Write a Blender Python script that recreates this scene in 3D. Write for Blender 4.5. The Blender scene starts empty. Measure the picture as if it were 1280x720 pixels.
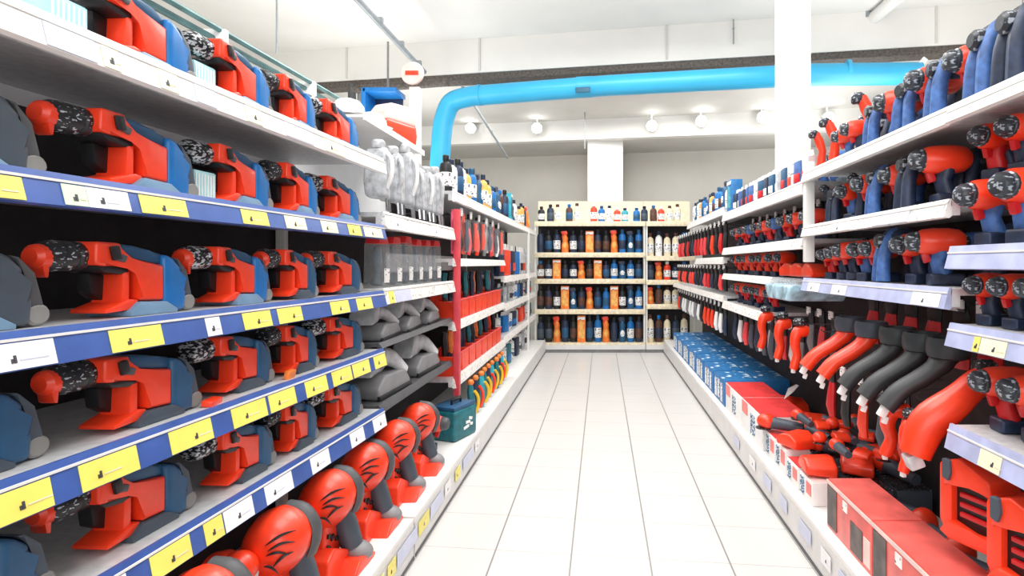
import bpy, bmesh, math, random
from math import radians as R, sin, cos, pi
from mathutils import Vector, Matrix
random.seed(7)
scn = bpy.context.scene
COL = scn.collection
F = 691.0; VX = 752.0; VY = 330.0; EYE = 1.35

# ------------------------------------------------------------------ materials
M = {}
def mat(name, col, rough=0.45, metal=0.0, var=0.12, vscale=14.0, alpha=1.0, emit=0.0, trans=0.0, bump=0.0, coat=0.0, speck=None, speck_scale=60, speck_t=0.55):
    m = bpy.data.materials.new(name); m.use_nodes = True
    nt = m.node_tree; b = nt.nodes['Principled BSDF']
    tc = nt.nodes.new('ShaderNodeTexCoord'); nz = nt.nodes.new('ShaderNodeTexNoise')
    nz.inputs['Scale'].default_value = vscale; nz.inputs['Detail'].default_value = 3
    nt.links.new(tc.outputs['Object'], nz.inputs['Vector'])
    rp = nt.nodes.new('ShaderNodeValToRGB')
    c0 = tuple(max(0, c*(1-var)) for c in col[:3]); c1 = tuple(min(1, c*(1+var)) for c in col[:3])
    rp.color_ramp.elements[0].position = .3; rp.color_ramp.elements[1].position = .7
    rp.color_ramp.elements[0].color = (*c0, 1); rp.color_ramp.elements[1].color = (*c1, 1)
    nt.links.new(nz.outputs['Fac'], rp.inputs['Fac'])
    out = rp.outputs['Color']
    if speck:
        n2 = nt.nodes.new('ShaderNodeTexNoise'); n2.inputs['Scale'].default_value = speck_scale; n2.inputs['Detail'].default_value = 1
        mp = nt.nodes.new('ShaderNodeMapping'); mp.inputs['Scale'].default_value = (1, 1, 1.7)
        nt.links.new(tc.outputs['Object'], mp.inputs['Vector']); nt.links.new(mp.outputs['Vector'], n2.inputs['Vector'])
        r2 = nt.nodes.new('ShaderNodeValToRGB'); r2.color_ramp.elements[0].position = speck_t; r2.color_ramp.elements[1].position = speck_t+.04
        nt.links.new(n2.outputs['Fac'], r2.inputs['Fac'])
        mx = nt.nodes.new('ShaderNodeMix'); mx.data_type = 'RGBA'
        nt.links.new(r2.outputs['Color'], mx.inputs['Factor']); nt.links.new(out, mx.inputs['A']); mx.inputs['B'].default_value = (*speck, 1)
        out = mx.outputs['Result']
    nt.links.new(out, b.inputs['Base Color'])
    b.inputs['Roughness'].default_value = rough; b.inputs['Metallic'].default_value = metal
    if alpha < 1: b.inputs['Alpha'].default_value = alpha
    if coat: b.inputs['Coat Weight'].default_value = coat
    if emit: nt.links.new(out, b.inputs['Emission Color']); b.inputs['Emission Strength'].default_value = emit
    if trans: b.inputs['Transmission Weight'].default_value = trans
    if bump:
        bp = nt.nodes.new('ShaderNodeBump'); bp.inputs['Strength'].default_value = bump; bp.inputs['Distance'].default_value = .01
        nt.links.new(nz.outputs['Fac'], bp.inputs['Height']); nt.links.new(bp.outputs['Normal'], b.inputs['Normal'])
    M[name] = m
    return m
mat('red', (.90, .048, .012), .38, coat=.15)
mat('red_deep', (.60, .012, .015), .42)
mat('red_pink', (.80, .06, .07), .45)
mat('blue', (.008, .155, .46), .38)
mat('blue_dull', (.014, .085, .19), .45)
mat('blue_jean', (.05, .13, .36), .5, var=.4, vscale=30)
mat('navy', (.014, .026, .062), .45, var=.4, vscale=30)
mat('slate', (.055, .075, .10), .5)
mat('slate_blue', (.16, .28, .42), .35)
mat('black', (.009, .010, .012), .45)
mat('black_print', (.012, .013, .016), .4, speck=(.45, .5, .55), speck_scale=110, speck_t=.62)
mat('silver_print', (.50, .52, .55), .3, .3, speck=(.012, .013, .016), speck_scale=85, speck_t=.44)
mat('chuck_print', (.035, .04, .05), .35, .2, speck=(.36, .40, .46), speck_scale=60, speck_t=.60)
mat('grey', (.22, .22, .23), .5)
mat('grey_dark', (.07, .072, .078), .5)
mat('nozzle_black', (.026, .028, .032), .5)
mat('collar_black', (.030, .040, .046), .5)
mat('grey_light', (.52, .53, .55), .4, var=.25, vscale=25)
mat('grey_clear', (.50, .52, .55), .25, alpha=.82, var=.4, vscale=22)
mat('blister', (.75, .78, .82), .10, alpha=.13, var=.3, vscale=30)
mat('blister_thin', (.8, .82, .85), .08, alpha=.10)
mat('chrome', (.62, .63, .65), .22, .9)
mat('shelf_white', (.78, .77, .75), .4, var=.04, vscale=6)
mat('shelf_steel', (.62, .63, .64), .38, .15, var=.12, vscale=40)
mat('panel_dark', (.022, .02, .022), .7, var=.3)  # near black, with the shade under the shelves put into the colour
mat('panel_white', (.80, .81, .82), .5, var=.03)
mat('panel_cream', (.78, .70, .52), .6, var=.08)
mat('panel_red', (.16, .018, .02), .6, var=.4)
mat('post_red', (.62, .05, .07), .45)
mat('rail_blue', (.045, .10, .34), .3)
mat('rail_lav', (.42, .46, .68), .3, var=.15)
mat('rail_white', (.82, .81, .79), .35, var=.06, vscale=10)
mat('rail_print', (.80, .78, .75), .35, var=.05, speck=(.46, .45, .44), speck_scale=45, speck_t=.6)
mat('lab_yellow', (.87, .76, .15), .4, var=.06)
mat('lab_cream', (.86, .83, .58), .4, var=.06)
mat('lab_white', (.88, .87, .88), .4, var=.03)
mat('lab_lav', (.60, .63, .80), .4, var=.05)
mat('lab_green', (.62, .76, .55), .4, var=.08)
mat('ink', (.05, .05, .06), .6)
mat('cyan_pale', (.42, .72, .77), .45, var=.1)
mat('teal', (.01, .14, .17), .45, var=.3, vscale=25)
mat('teal_bright', (.03, .33, .42), .4, var=.3, vscale=25)
mat('orange', (.90, .20, .03), .42, var=.3, vscale=25)
mat('amber', (.90, .42, .10), .42, var=.3, vscale=20)
mat('yellow', (.85, .50, .02), .45)
mat('white', (.85, .85, .84), .4, var=.04)
mat('white_print', (.84, .84, .83), .4, speck=(.08, .08, .1), speck_scale=40, speck_t=.60)
mat('cream', (.80, .70, .50), .5, var=.2, vscale=20)
mat('brown', (.09, .035, .022), .5, var=.4, vscale=25)
mat('pink', (.85, .10, .22), .45)
mat('carton_blue', (.015, .16, .42), .5, var=.25, vscale=18)
mat('carton_blue_print', (.02, .17, .42), .45, speck=(.70, .80, .88), speck_scale=14, speck_t=.60)
mat('carton_red', (.80, .05, .05), .42, var=.2, vscale=12)
mat('carton_rose', (.80, .14, .12), .3, var=.25, vscale=9)
mat('carton_pale', (.82, .62, .58), .45, var=.1)
mat('barcode', (.75, .8, .85), .5, speck=(.02, .10, .22), speck_scale=55, speck_t=.44)
mat('photo_print', (.10, .075, .07), .4, var=.5, vscale=18)
mat('duct_blue', (.035, .40, .68), .35, var=.06, vscale=3)
mat('clamp_dark', (.01, .09, .16), .5)
mat('rod_teal', (.10, .22, .22), .45, .2, var=.3)
mat('rod_grey', (.30, .33, .35), .4, .3)
mat('slot_brown', (.10, .085, .075), .7, var=.5, vscale=40)
mat('ceil', (.80, .79, .76), .7, var=.03, vscale=2)
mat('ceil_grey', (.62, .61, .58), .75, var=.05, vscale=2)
mat('wall_mat', (.72, .695, .64), .8, var=.04, vscale=2)
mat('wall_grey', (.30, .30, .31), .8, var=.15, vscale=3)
mat('col_white', (.84, .83, .80), .55, var=.03, vscale=3)
mat('plinth', (.70, .69, .68), .4, var=.05, vscale=8)
mat('skin_foot', (.24, .235, .225), .55)
mat('lamp_on', (1, .98, .94), .4, emit=14)
mat('plastic_bag', (.35, .55, .66), .25, var=.5, vscale=16)

def floor_material():
    m = bpy.data.materials.new('floor_tiles'); m.use_nodes = True
    nt = m.node_tree; N = nt.nodes; L = nt.links; b = N['Principled BSDF']
    tc = N.new('ShaderNodeTexCoord'); sp = N.new('ShaderNodeSeparateXYZ'); L.new(tc.outputs['Object'], sp.inputs[0])
    def math_(op, a, bb):
        n = N.new('ShaderNodeMath'); n.operation = op
        for i, v in enumerate((a, bb)):
            if isinstance(v, (int, float)): n.inputs[i].default_value = v
            else: L.new(v, n.inputs[i])
        return n.outputs[0]
    x = math_('ADD', sp.outputs['X'], .5)
    y = math_('SUBTRACT', math_('ADD', sp.outputs['Y'], math_('MULTIPLY', sp.outputs['X'], .11)), 2.555)
    gx = math_('PINGPONG', x, .18); gy = math_('PINGPONG', y, .18)
    mx = math_('LESS_THAN', gx, .0040); my = math_('LESS_THAN', gy, .0022)
    line = math_('MAXIMUM', mx, math_('MULTIPLY', my, .6))
    nz = N.new('ShaderNodeTexNoise'); nz.inputs['Scale'].default_value = 2.5; L.new(tc.outputs['Object'], nz.inputs['Vector'])
    rp = N.new('ShaderNodeValToRGB'); rp.color_ramp.elements[0].color = (.60, .59, .57, 1); rp.color_ramp.elements[1].color = (.645, .635, .615, 1)
    L.new(nz.outputs['Fac'], rp.inputs['Fac'])
    mix = N.new('ShaderNodeMix'); mix.data_type = 'RGBA'; L.new(line, mix.inputs['Factor']); L.new(rp.outputs['Color'], mix.inputs['A'])
    mix.inputs['B'].default_value = (.25, .245, .235, 1)
    L.new(mix.outputs['Result'], b.inputs['Base Color']); b.inputs['Roughness'].default_value = .32
    M['floor'] = m
floor_material()

# ------------------------------------------------------------------ mesh builder
class MB:
    def __init__(s): s.bm = bmesh.new(); s.mats = []
    def _add(s, t, m, mtx=None, bevel=0, seg=2):
        if bevel:
            bmesh.ops.bevel(t, geom=list(t.edges), offset=bevel, segments=seg, profile=.6, affect='EDGES', clamp_overlap=True)
        if mtx is not None: bmesh.ops.transform(t, matrix=mtx, verts=t.verts)
        bmesh.ops.recalc_face_normals(t, faces=t.faces)
        if m not in s.mats: s.mats.append(m)
        i = s.mats.index(m)
        for f in t.faces: f.material_index = i; f.smooth = True
        me = bpy.data.meshes.new('tmp'); t.to_mesh(me); t.free()
        s.bm.from_mesh(me); bpy.data.meshes.remove(me)
        return s
    def box(s, c, d, m, rot=(0, 0, 0), bevel=0, seg=2):
        t = bmesh.new(); bmesh.ops.create_cube(t, size=1)
        bmesh.ops.scale(t, vec=d, verts=t.verts)
        from mathutils import Euler
        return s._add(t, m, Matrix.Translation(c) @ Euler(rot).to_matrix().to_4x4(), bevel, seg)
    def bb(s, x0, x1, y0, y1, z0, z1, m, bevel=0, seg=2):
        return s.box(((x0+x1)/2, (y0+y1)/2, (z0+z1)/2), (abs(x1-x0), abs(y1-y0), abs(z1-z0)), m, (0, 0, 0), bevel, seg)
    def prism(s, poly, y0, y1, m, bevel=0, seg=2, mtx=None, taper=1.0):
        """outline in x,z pushed along y from y0 to y1"""
        t = bmesh.new()
        cx = sum(p[0] for p in poly)/len(poly); cz = sum(p[1] for p in poly)/len(poly)
        a = [t.verts.new((x, y0, z)) for x, z in poly]
        b = [t.verts.new((cx+(x-cx)*taper, y1, cz+(z-cz)*taper)) for x, z in poly]
        t.faces.new(a); t.faces.new(b[::-1])
        for i in range(len(poly)):
            j = (i+1) % len(poly); t.faces.new((a[i], b[i], b[j], a[j]))
        return s._add(t, m, mtx, bevel, seg)
    def lathe(s, prof, m, c=(0, 0, 0), axis='Z', seg=16, mtx=None):
        t = bmesh.new(); rings = []
        for r, z in prof:
            if r < 1e-5: rings.append([t.verts.new((0, 0, z))])
            else: rings.append([t.verts.new((r*cos(2*pi*k/seg), r*sin(2*pi*k/seg), z)) for k in range(seg)])
        for a, b in zip(rings, rings[1:]):
            for k in range(seg):
                k2 = (k+1) % seg
                if len(a) == 1 and len(b) == 1: continue
                if len(a) == 1: t.faces.new((a[0], b[k], b[k2]))
                elif len(b) == 1: t.faces.new((a[k], b[0], a[k2]))
                else: t.faces.new((a[k], b[k], b[k2], a[k2]))
        if len(rings[0]) > 1: t.faces.new(rings[0])
        if len(rings[-1]) > 1: t.faces.new(rings[-1])
        rot = {'Z': Matrix(), 'X': Matrix.Rotation(pi/2, 4, 'Y'), 'Y': Matrix.Rotation(-pi/2, 4, 'X')}[axis]
        mm = Matrix.Translation(c) @ rot
        if mtx is not None: mm = mtx @ mm
        return s._add(t, m, mm)
    def ball(s, c, r, m, u=16, v=10, rot=(0, 0, 0)):
        t = bmesh.new(); bmesh.ops.create_uvsphere(t, u_segments=u, v_segments=v, radius=1)
        if not isinstance(r, (tuple, list)): r = (r, r, r)
        from mathutils import Euler
        return s._add(t, m, Matrix.Translation(c) @ Euler(rot).to_matrix().to_4x4() @ Matrix.Diagonal((*r, 1)))
    def tube(s, pts, rad, m, seg=10, flat=1.0, ref=None):
        pts = [Vector(p) for p in pts]
        if not isinstance(rad, (list, tuple)): rad = [rad]*len(pts)
        t = bmesh.new(); rings = []
        n = None
        for i, p in enumerate(pts):
            d = (pts[min(i+1, len(pts)-1)]-pts[max(i-1, 0)]).normalized()
            if n is None:
                up = Vector(ref) if ref else (Vector((0, 0, 1)) if abs(d.z) < .9 else Vector((1, 0, 0)))
                n = (up - d*up.dot(d)).normalized()
            else: n = (n - d*n.dot(d)).normalized()
            w = d.cross(n)
            rings.append([t.verts.new(p + n*(rad[i]*cos(2*pi*k/seg)) + w*(rad[i]*flat*sin(2*pi*k/seg))) for k in range(seg)])
        for a, b in zip(rings, rings[1:]):
            for k in range(seg): t.faces.new((a[k], a[(k+1) % seg], b[(k+1) % seg], b[k]))
        t.faces.new(rings[0]); t.faces.new(rings[-1])
        return s._add(t, m)
    def mesh(s, name, off=None):
        me = bpy.data.meshes.new(name)
        if off is not None: bmesh.ops.translate(s.bm, vec=-Vector(off), verts=s.bm.verts)
        s.bm.to_mesh(me); s.bm.free()
        for k in s.mats: me.materials.append(M[k])
        me.set_sharp_from_angle(angle=R(38))
        return me
def smooth_curve(pts, n=4):
    """Catmull-Rom through points"""
    P = [Vector(p) for p in pts]; P = [P[0]*2-P[1]]+P+[P[-1]*2-P[-2]]; out = []
    for i in range(1, len(P)-2):
        for k in range(n):
            t = k/n; a, b, c, d = P[i-1], P[i], P[i+1], P[i+2]
            out.append(.5*((2*b)+(c-a)*t+(2*a-5*b+4*c-d)*t*t+(3*b-a-3*c+d)*t**3))
    out.append(P[-2]); return out

LABELS = {}
def tag(o, label=None, cat=None, group=None, kind=None):
    if label:
        n = len(label.split())
        if not 4 <= n <= 16: print('BAD LABEL', n, label)
        LABELS.setdefault(label, []).append(o.name); o['label'] = label
    if cat: o['category'] = cat
    if group: o['group'] = group
    if kind: o['kind'] = kind
    return o
def empty(name, loc, rotz=0, label=None, cat=None, group=None):
    o = bpy.data.objects.new(name, None); o.empty_display_size = .05; COL.objects.link(o)
    o.location = loc; o.rotation_euler = (0, 0, rotz)
    return tag(o, label, cat, group)
def part(name, mb, parent=None, off=None):
    if parent is not None and off is None: off = parent.location
    if parent is not None and parent.parent is not None: off = parent.parent.location
    o = bpy.data.objects.new(name, mb.mesh(name, off)); COL.objects.link(o); o.parent = parent
    return o
def solo(name, mb, loc=(0, 0, 0), **kw):
    o = bpy.data.objects.new(name, mb.mesh(name)); COL.objects.link(o); o.location = loc
    return tag(o, **kw)

# A product kind = list of (part name, mesh, parent index or None, part label); placing it makes an Empty plus one object per part.
KINDS = {}
class Kind:
    def __init__(s, name): s.name = name; s.parts = []; KINDS[name] = s
    def add(s, pname, mb, up=None, label=None):
        s.parts.append((pname, mb.mesh(pname), up, label)); return len(s.parts)-1
def place(kind, loc, rz, label, cat, group=None, name=None, scale=1.0, swap=None, tilt=(0, 0), skip=()):
    k = KINDS[kind]
    if len(k.parts) == 1:
        root = bpy.data.objects.new(name or kind, k.parts[0][1]); COL.objects.link(root); objs = [root]
        root.location = loc; tag(root, label, cat, group)
    else:
        root = empty(name or kind, loc, 0, label, cat, group); objs = []
        for pn, me, up, lb in k.parts:
            if pn in skip: continue
            o = bpy.data.objects.new(pn, me); COL.objects.link(o)
            o.parent = root if up is None else objs[up]
            if lb: o['label'] = lb
            objs.append(o)
    root.rotation_euler = (tilt[0], tilt[1], rz)
    root.scale = scale if isinstance(scale, tuple) else (scale,)*3
    if swap:
        for o in objs:
            for sl in o.material_slots:
                for a, b in swap.items():
                    if sl.material == M[a]:
                        sl.link = 'OBJECT'; sl.material = M[b]; break
    return root
ORD = ['first', 'second', 'third', 'fourth', 'fifth', 'sixth', 'seventh', 'eighth', 'ninth', 'tenth', 'eleventh', 'twelfth', 'thirteenth', 'fourteenth', 'fifteenth', 'sixteenth', 'seventeenth', 'eighteenth', 'nineteenth', 'twentieth',
       'twenty-first', 'twenty-second', 'twenty-third', 'twenty-fourth', 'twenty-fifth', 'twenty-sixth', 'twenty-seventh', 'twenty-eighth', 'twenty-ninth', 'thirtieth'] + ['%d-th' % i for i in range(31, 60)]
LRZ, RRZ = pi/2, -pi/2           # a product's local -Y faces the aisle
DL, DR = 1.0, 1.1                # how far the shelf fronts stand from the camera axis
def yl(px, d=DL): return F*d/(VX-px)
def yr(px, d=DR): return F*d/(px-VX)
def zz(py, y): return EYE-(py-VY)*y/F
SA = .0434; A_ROT = math.atan(SA)
def ax(y, d=0): return -.991+(y-2.5)*SA-d          # front line of the near left unit
def ya(px): return 759.75/(782-px)

# ------------------------------------------------------------------ building shell
a_ = math.atan(.165); U = Vector((cos(a_), -sin(a_), 0)); V = Vector((sin(a_), cos(a_), 0)); NU = -a_
def shell_box(name, v0, v1, z0, z1, m, u0=-7, u1=7, kind='structure', **kw):
    mb = MB(); mb.bb(u0, u1, 0, v1-v0, z0, z1, m)
    o = bpy.data.objects.new(name, mb.mesh(name)); COL.objects.link(o)
    o.location = V*v0; o.rotation_euler = (0, 0, NU)
    if kind: o['kind'] = kind
    return o
mb = MB(); mb.bb(-7, 7, -4, 12, -.05, 0, 'floor'); o = part('floor', mb); o['kind'] = 'structure'
ZC, ZB = 4.14, 3.66
shell_box('ceiling', -5, 6.5, ZC, ZC+.1, 'ceil')
shell_box('trim_1', 6.5, 6.75, ZB+.06, ZC+.1, 'ceil')             # deep white ceiling beam
shell_box('trim_2', 6.52, 6.72, ZB-.02, ZB+.06, 'slot_brown')       # brown slotted rail under the beam
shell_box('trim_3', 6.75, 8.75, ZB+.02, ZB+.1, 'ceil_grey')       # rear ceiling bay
shell_box('trim_4', 8.75, 8.9, 3.36, ZB+.1, 'ceil')               # white soffit over the back wall
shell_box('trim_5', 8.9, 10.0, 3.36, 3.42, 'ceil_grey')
shell_box('wall_back', 9.98, 10.1, 0, ZB+.2, 'wall_mat')
mb = MB(); mb.bb(-5.1, -5, -4, 12, 0, 4.3, 'wall_mat'); o = part('wall_left', mb); o['kind'] = 'structure'
mb = MB(); mb.bb(5.6, 5.7, -4, 12, 0, 4.3, 'wall_grey'); o = part('wall_right', mb); o['kind'] = 'structure'
# beam joints
for u in (-4.4, -2.6, -.3, 1.1, 2.6, 4.2):
    o = shell_box('trim_joint', 6.485, 6.5, ZB+.08, ZC, 'ceil_grey', u-.012, u+.012); o.name = 'trim_6'
# pilaster on the back wall, square column behind the right shelves
mb = MB(); mb.bb(-.23, .35, 9.05, 9.95, 0, 3.4, 'col_white', .01); o = part('trim_7', mb); o['kind'] = 'structure'
mb = MB(); mb.bb(1.645, 1.895, 5.0, 5.25, 0, 4.2, 'col_white', .008)
o = part('trim_8', mb); o['kind'] = 'structure'
mb = MB(); mb.bb(-.1, 2.2, 0, .05, 3.28, 3.68, 'wall_grey')  # added panel, its dark grey stands in for shade in the right bay
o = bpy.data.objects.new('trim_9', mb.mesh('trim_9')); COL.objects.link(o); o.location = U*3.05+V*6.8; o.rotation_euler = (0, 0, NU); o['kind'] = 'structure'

# blue duct with elbow
def shell_pt(px, py, v):
    """point of the plane standing v metres along V, seen at a photo position"""
    X = (px-VX)/F
    y = v/(V.x*X+V.y)
    return Vector((X*y, y, EYE-(py-VY)*y/F))
root = empty('ventilation_duct', shell_pt(555, 190, 6.35), 0, 'big light blue ventilation duct crossing below the ceiling and bending down', 'duct')
r = .118
p = [shell_pt(1150, 92, 6.35), shell_pt(1010, 93.5, 6.35), shell_pt(760, 107, 6.35), shell_pt(615, 118, 6.35)]
pipe = p + smooth_curve([shell_pt(590, 120, 6.35), shell_pt(565, 128, 6.35), shell_pt(555, 150, 6.35), shell_pt(552, 170, 6.35)], 5)
pipe += [shell_pt(549, 215, 6.35)]
mb = MB(); mb.tube(pipe, r, 'duct_blue', 20); part('duct_pipe', mb, root)
mb = MB(); q = shell_pt(731, 109, 6.35)
mb.tube([q-U*.09, q+U*.09], r*1.03, 'duct_blue', 20); mb.box(q-V*.125+Vector((0, 0, -.07)), (.17, .02, .06), 'clamp_dark', (0, 0, NU), .006)
part('duct_hatch', mb, root)
for px in (600, 1060):
    mb = MB(); q = shell_pt(px, 330-(330-119)-(px-600)*.064, 6.35); mb.tube([q-U*.02, q+U*.02], r*1.06, 'duct_blue', 20)
    part('joint_collar', mb, root)
mb = MB(); q = shell_pt(1148, 86, 6.3)
mb.box(q+Vector((0, 0, .02)), (.06, .04, .22), 'white', (0, .7, NU), .01); mb.box(q+Vector((-.08, 0, -.08)), (.05, .03, .1), 'grey', (0, .5, NU), .01)
part('hanger_bracket', mb, root)

# spotlights on the soffit
for i, (px, py) in enumerate([(588, 160), (671, 160), (815, 157), (877, 151), (954, 146), (1036, 147)]):
    q = shell_pt(px, py, 8.55)
    root = empty('spotlight', q, 0, f'small glowing white spotlight on the rear soffit, {ORD[i]} from the left', 'spotlight', 'spotlights on the rear soffit')
    mb = MB(); mb.lathe([(.05, 0), (.085, .03), (.085, .10), (.05, .14)], 'white', c=q+Vector((0, .0, 0)), axis='Y', seg=16); part('lamp_housing', mb, root)
    mb = MB(); mb.ball(q+Vector((0, -.01, 0)), (.078, .03, .078), 'lamp_on', 16, 8); part('lamp_lens', mb, root)
    mb = MB(); mb.tube([q+Vector((0, .07, .08)), q+Vector((0, .07, ZB-q.z+.03))], .012, 'white', 8); part('stem', mb, root)

# conduits and rods
def rod(name, a, b, r, m, label, cat='rod', brackets=0):
    root = empty(name, a, 0, label, cat)
    mb = MB(); mb.tube([a, b], r, m, 10); part('tube', mb, root)
    for k in range(brackets):
        t = (k+.6)/brackets; q = Vector(a).lerp(Vector(b), t); mb = MB(); mb.box(q+Vector((0, 0, r*.9)), (r*2.6, .04, r*1.6), 'rod_grey', bevel=.003); part('clip', mb, root)
    return root
rod('conduit', (-2.04, 4.2, 3.56), (-2.04, 6.36, 3.56), .028, 'rod_grey', 'grey conduit running along the ceiling towards the white sign pole', 'conduit', 4)
rod('ceiling_pipe', (3.02, 5.6, 4.07), (3.0, 6.45, 4.07), .07, 'ceil', 'white pipe under the ceiling at the upper right', 'pipe', 1)
rod('hanging_brace', (-1.83, 7.25, 3.68), (-1.46, 8.6, 3.0), .018, 'rod_grey', 'thin grey diagonal brace behind the left bend of the blue duct', 'rod', 1)
def vrod(px, y, z0, z1, label):
    X = (px-VX)/F*y; rod('hanging_rod', (X, y, z0), (X, y, z1), .008, 'rod_grey', label, 'rod', 1)
vrod(731, 8.5, 3.12, ZB+.02, 'thin hanging rod behind the clamp in the middle of the duct')
vrod(346, 4.6, 3.1, ZC, 'thin rod hanging from the ceiling above the left shelves')
vrod(917, 6.3, 3.86, ZC, 'short thin rod on the beam left of the square column')

# ------------------------------------------------------------------ shelving
def label_mb(c, w, h, m, rz, ink=True, tx=0.0):
    """ticket: local -Y faces the aisle"""
    mb = MB(); T = Matrix.Translation(c) @ Matrix.Rotation(rz, 4, 'Z') @ Matrix.Rotation(tx, 4, 'X')
    def add(x0, x1, z0, z1, y, mm):
        t = bmesh.new(); bmesh.ops.create_cube(t, size=1); bmesh.ops.scale(t, vec=(x1-x0, .0016, z1-z0), verts=t.verts)
        mb._add(t, mm, T @ Matrix.Translation(((x0+x1)/2, y, (z0+z1)/2)))
    add(-w/2, w/2, -h/2, h/2, 0, m)
    if ink:
        s = random.uniform(-.25, .1)*w
        add(s, s+.0035, -.012, -.004, -.0012, 'ink'); add(s+.0045, s+.009, -.012, .002, -.0012, 'ink')
        add(s+.014, s+.014+w*.3, -.0085, -.006, -.0012, 'lab_lav' if m == 'lab_white' else 'panel_cream')
    return mb
class Unit:
    """a shelving unit along the aisle; fx(y) = x of the shelf front line, side -1 left / +1 right"""
    def __init__(s, name, side, y0, y1, label, fx, rot, depth=.42, deck=None, zb=.2, ztop=2.0, panel='panel_dark', upper=None, zsplit=None, cat='shelving unit'):
        s.side, s.y0, s.y1, s.fx, s.rot, s.depth = side, y0, y1, fx, rot, depth
        s.root = empty(name, (fx((y0+y1)/2), (y0+y1)/2, 0), 0, label, cat)
        o = s.off = Vector((0, 0, 0))
        sg = side
        def pan(z0, z1, m, nm):
            mb = MB(); c = ((fx(y0)+fx(y1))/2+sg*(depth+.02), (y0+y1)/2, (z0+z1)/2)
            mb.box(c, (.03, (y1-y0)/cos(rot), z1-z0), m, (0, 0, -rot)); part(nm, mb, s.root)
        if upper: pan(zb, zsplit, panel, 'back_panel'); pan(zsplit, ztop, upper, 'top_panel')
        else: pan(zb, ztop, panel, 'back_panel')
        if deck is not None:
            x1 = fx((y0+y1)/2)+sg*(depth+.03)
            mb = MB(); mb.bb(min(deck, x1), max(deck, x1), y0, y1, zb-.03, zb, 'shelf_white', .004)
            mb.bb(deck, deck+sg*.02, y0, y1, 0.0, zb-.03, 'plinth'); s.deck = part('base_deck', mb, s.root)
            mb = MB(); mb.bb(deck-sg*.004, deck+sg*.0, y0, y1, .015, .03, 'grey_dark'); part('kick_seam', mb, s.deck)
    def upright(s, y, z1, m, w=.03, off=.0, z0=.2):
        mb = MB(); x = s.fx(y)+s.side*(s.depth-.03+off); mb.bb(x-.02, x+.02, y-w/2, y+w/2, z0, z1, m, .003); part('upright', mb, s.root)
    def shelf(s, zt, th, y0=None, y1=None, rail='rail_white', labels=(), depth=None, board='shelf_steel', rim=.014, d0=0, lh=None, tx=-.12):
        y0 = s.y0 if y0 is None else y0; y1 = s.y1 if y1 is None else y1; depth = depth or s.depth; sg = s.side
        L = (y1-y0)/cos(s.rot); yc = (y0+y1)/2; xc = s.fx(yc)
        T = Matrix.Translation((xc+sg*d0, yc, 0)) @ Matrix.Rotation(-s.rot, 4, 'Z') @ Matrix.Rotation(LRZ if sg < 0 else RRZ, 4, 'Z')
        mb = MB()                                                     # local: x along shelf, -y to aisle
        def bx(x0, x1, ya_, yb, z0, z1, m, bev=0):
            t = bmesh.new(); bmesh.ops.create_cube(t, size=1); bmesh.ops.scale(t, vec=(x1-x0, yb-ya_, z1-z0), verts=t.verts)
            if bev: bmesh.ops.bevel(t, geom=list(t.edges), offset=bev, segments=2, affect='EDGES')
            mb._add(t, m, T @ Matrix.Translation(((x0+x1)/2, (ya_+yb)/2, (z0+z1)/2)))
        bx(-L/2, L/2, .0, depth, zt-.022, zt, board, .002)
        bx(-L/2, L/2, .004, .03, zt-th+.006, zt-.02, board)
        bd = part('shelf', mb, s.root)
        mb = MB()
        # rail: profile in (y,z) swept along x
        t = bmesh.new(); pr = [(.004, zt+.004), (-.004, zt+.004), (-.010, zt-rim), (-.010-.012, zt-th), (-.004, zt-th-.003), (.004, zt-th+.004)]
        a = [t.verts.new((-L/2, y, z)) for y, z in pr]; b = [t.verts.new((L/2, y, z)) for y, z in pr]
        t.faces.new(a); t.faces.new(b[::-1])
        for i in range(len(pr)): j = (i+1) % len(pr); t.faces.new((a[i], b[i], b[j], a[j]))
        mb._add(t, rail, T)
        if rim > .008: bx(-L/2, L/2, -.0125, -.009, zt-rim, zt-rim+.005, 'shelf_white')
        rl = part('price_rail', mb, bd)
        for y_a, y_b, m in labels:
            y_a, y_b = max(y_a, y0+.005), min(y_b, y1-.005)
            if y_b-y_a < .008: continue
            ym = (y_a+y_b)/2; h = lh or (th-rim-.004)
            rz = (LRZ if sg < 0 else RRZ)-s.rot
            n = Matrix.Rotation(rz, 4, 'Z') @ Vector((0, -1, 0))
            ang = math.atan2(.012, th-rim)
            c = Vector((s.fx(ym)+sg*d0, ym, zt-rim-(th-rim)/2)) + n*.0175
            o = part('price_label', label_mb(c, (y_b-y_a)/cos(s.rot), h, m, rz, m not in ('lab_lav',), -ang), bd)
            o['label'] = {'lab_yellow': 'yellow price label', 'lab_white': 'white price label', 'lab_cream': 'cream price label', 'lab_lav': 'lavender price label', 'lab_green': 'pale green price label'}[m]
        return bd
    def deck_label(s, px0, px1, m, deck):
        y0, y1 = sorted((F*abs(deck)/abs(VX-px0), F*abs(deck)/abs(VX-px1)))
        c = Vector((deck-s.side*.006, (y0+y1)/2, .12))
        o = part('price_label', label_mb(c, y1-y0, .065, m, LRZ if s.side < 0 else RRZ, m != 'lab_lav'), s.deck)
        o['label'] = {'lab_yellow': 'yellow price label', 'lab_white': 'white price label', 'lab_lav': 'lavender price label'}[m]
    def peg(s, y, z, ln=.2):
        x1 = s.fx(y)+s.side*s.depth; mb = MB(); mb.tube([(x1, y, z), (x1-s.side*ln, y, z), (x1-s.side*(ln+.012), y, z+.012)], .0035, 'grey_dark', 6); part('peg_hook', mb, s.root)

YL, W_, CR, LV, GR = 'lab_yellow', 'lab_white', 'lab_cream', 'lab_lav', 'lab_green'
LX = lambda y: -DL
RX = lambda y: DR
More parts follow.
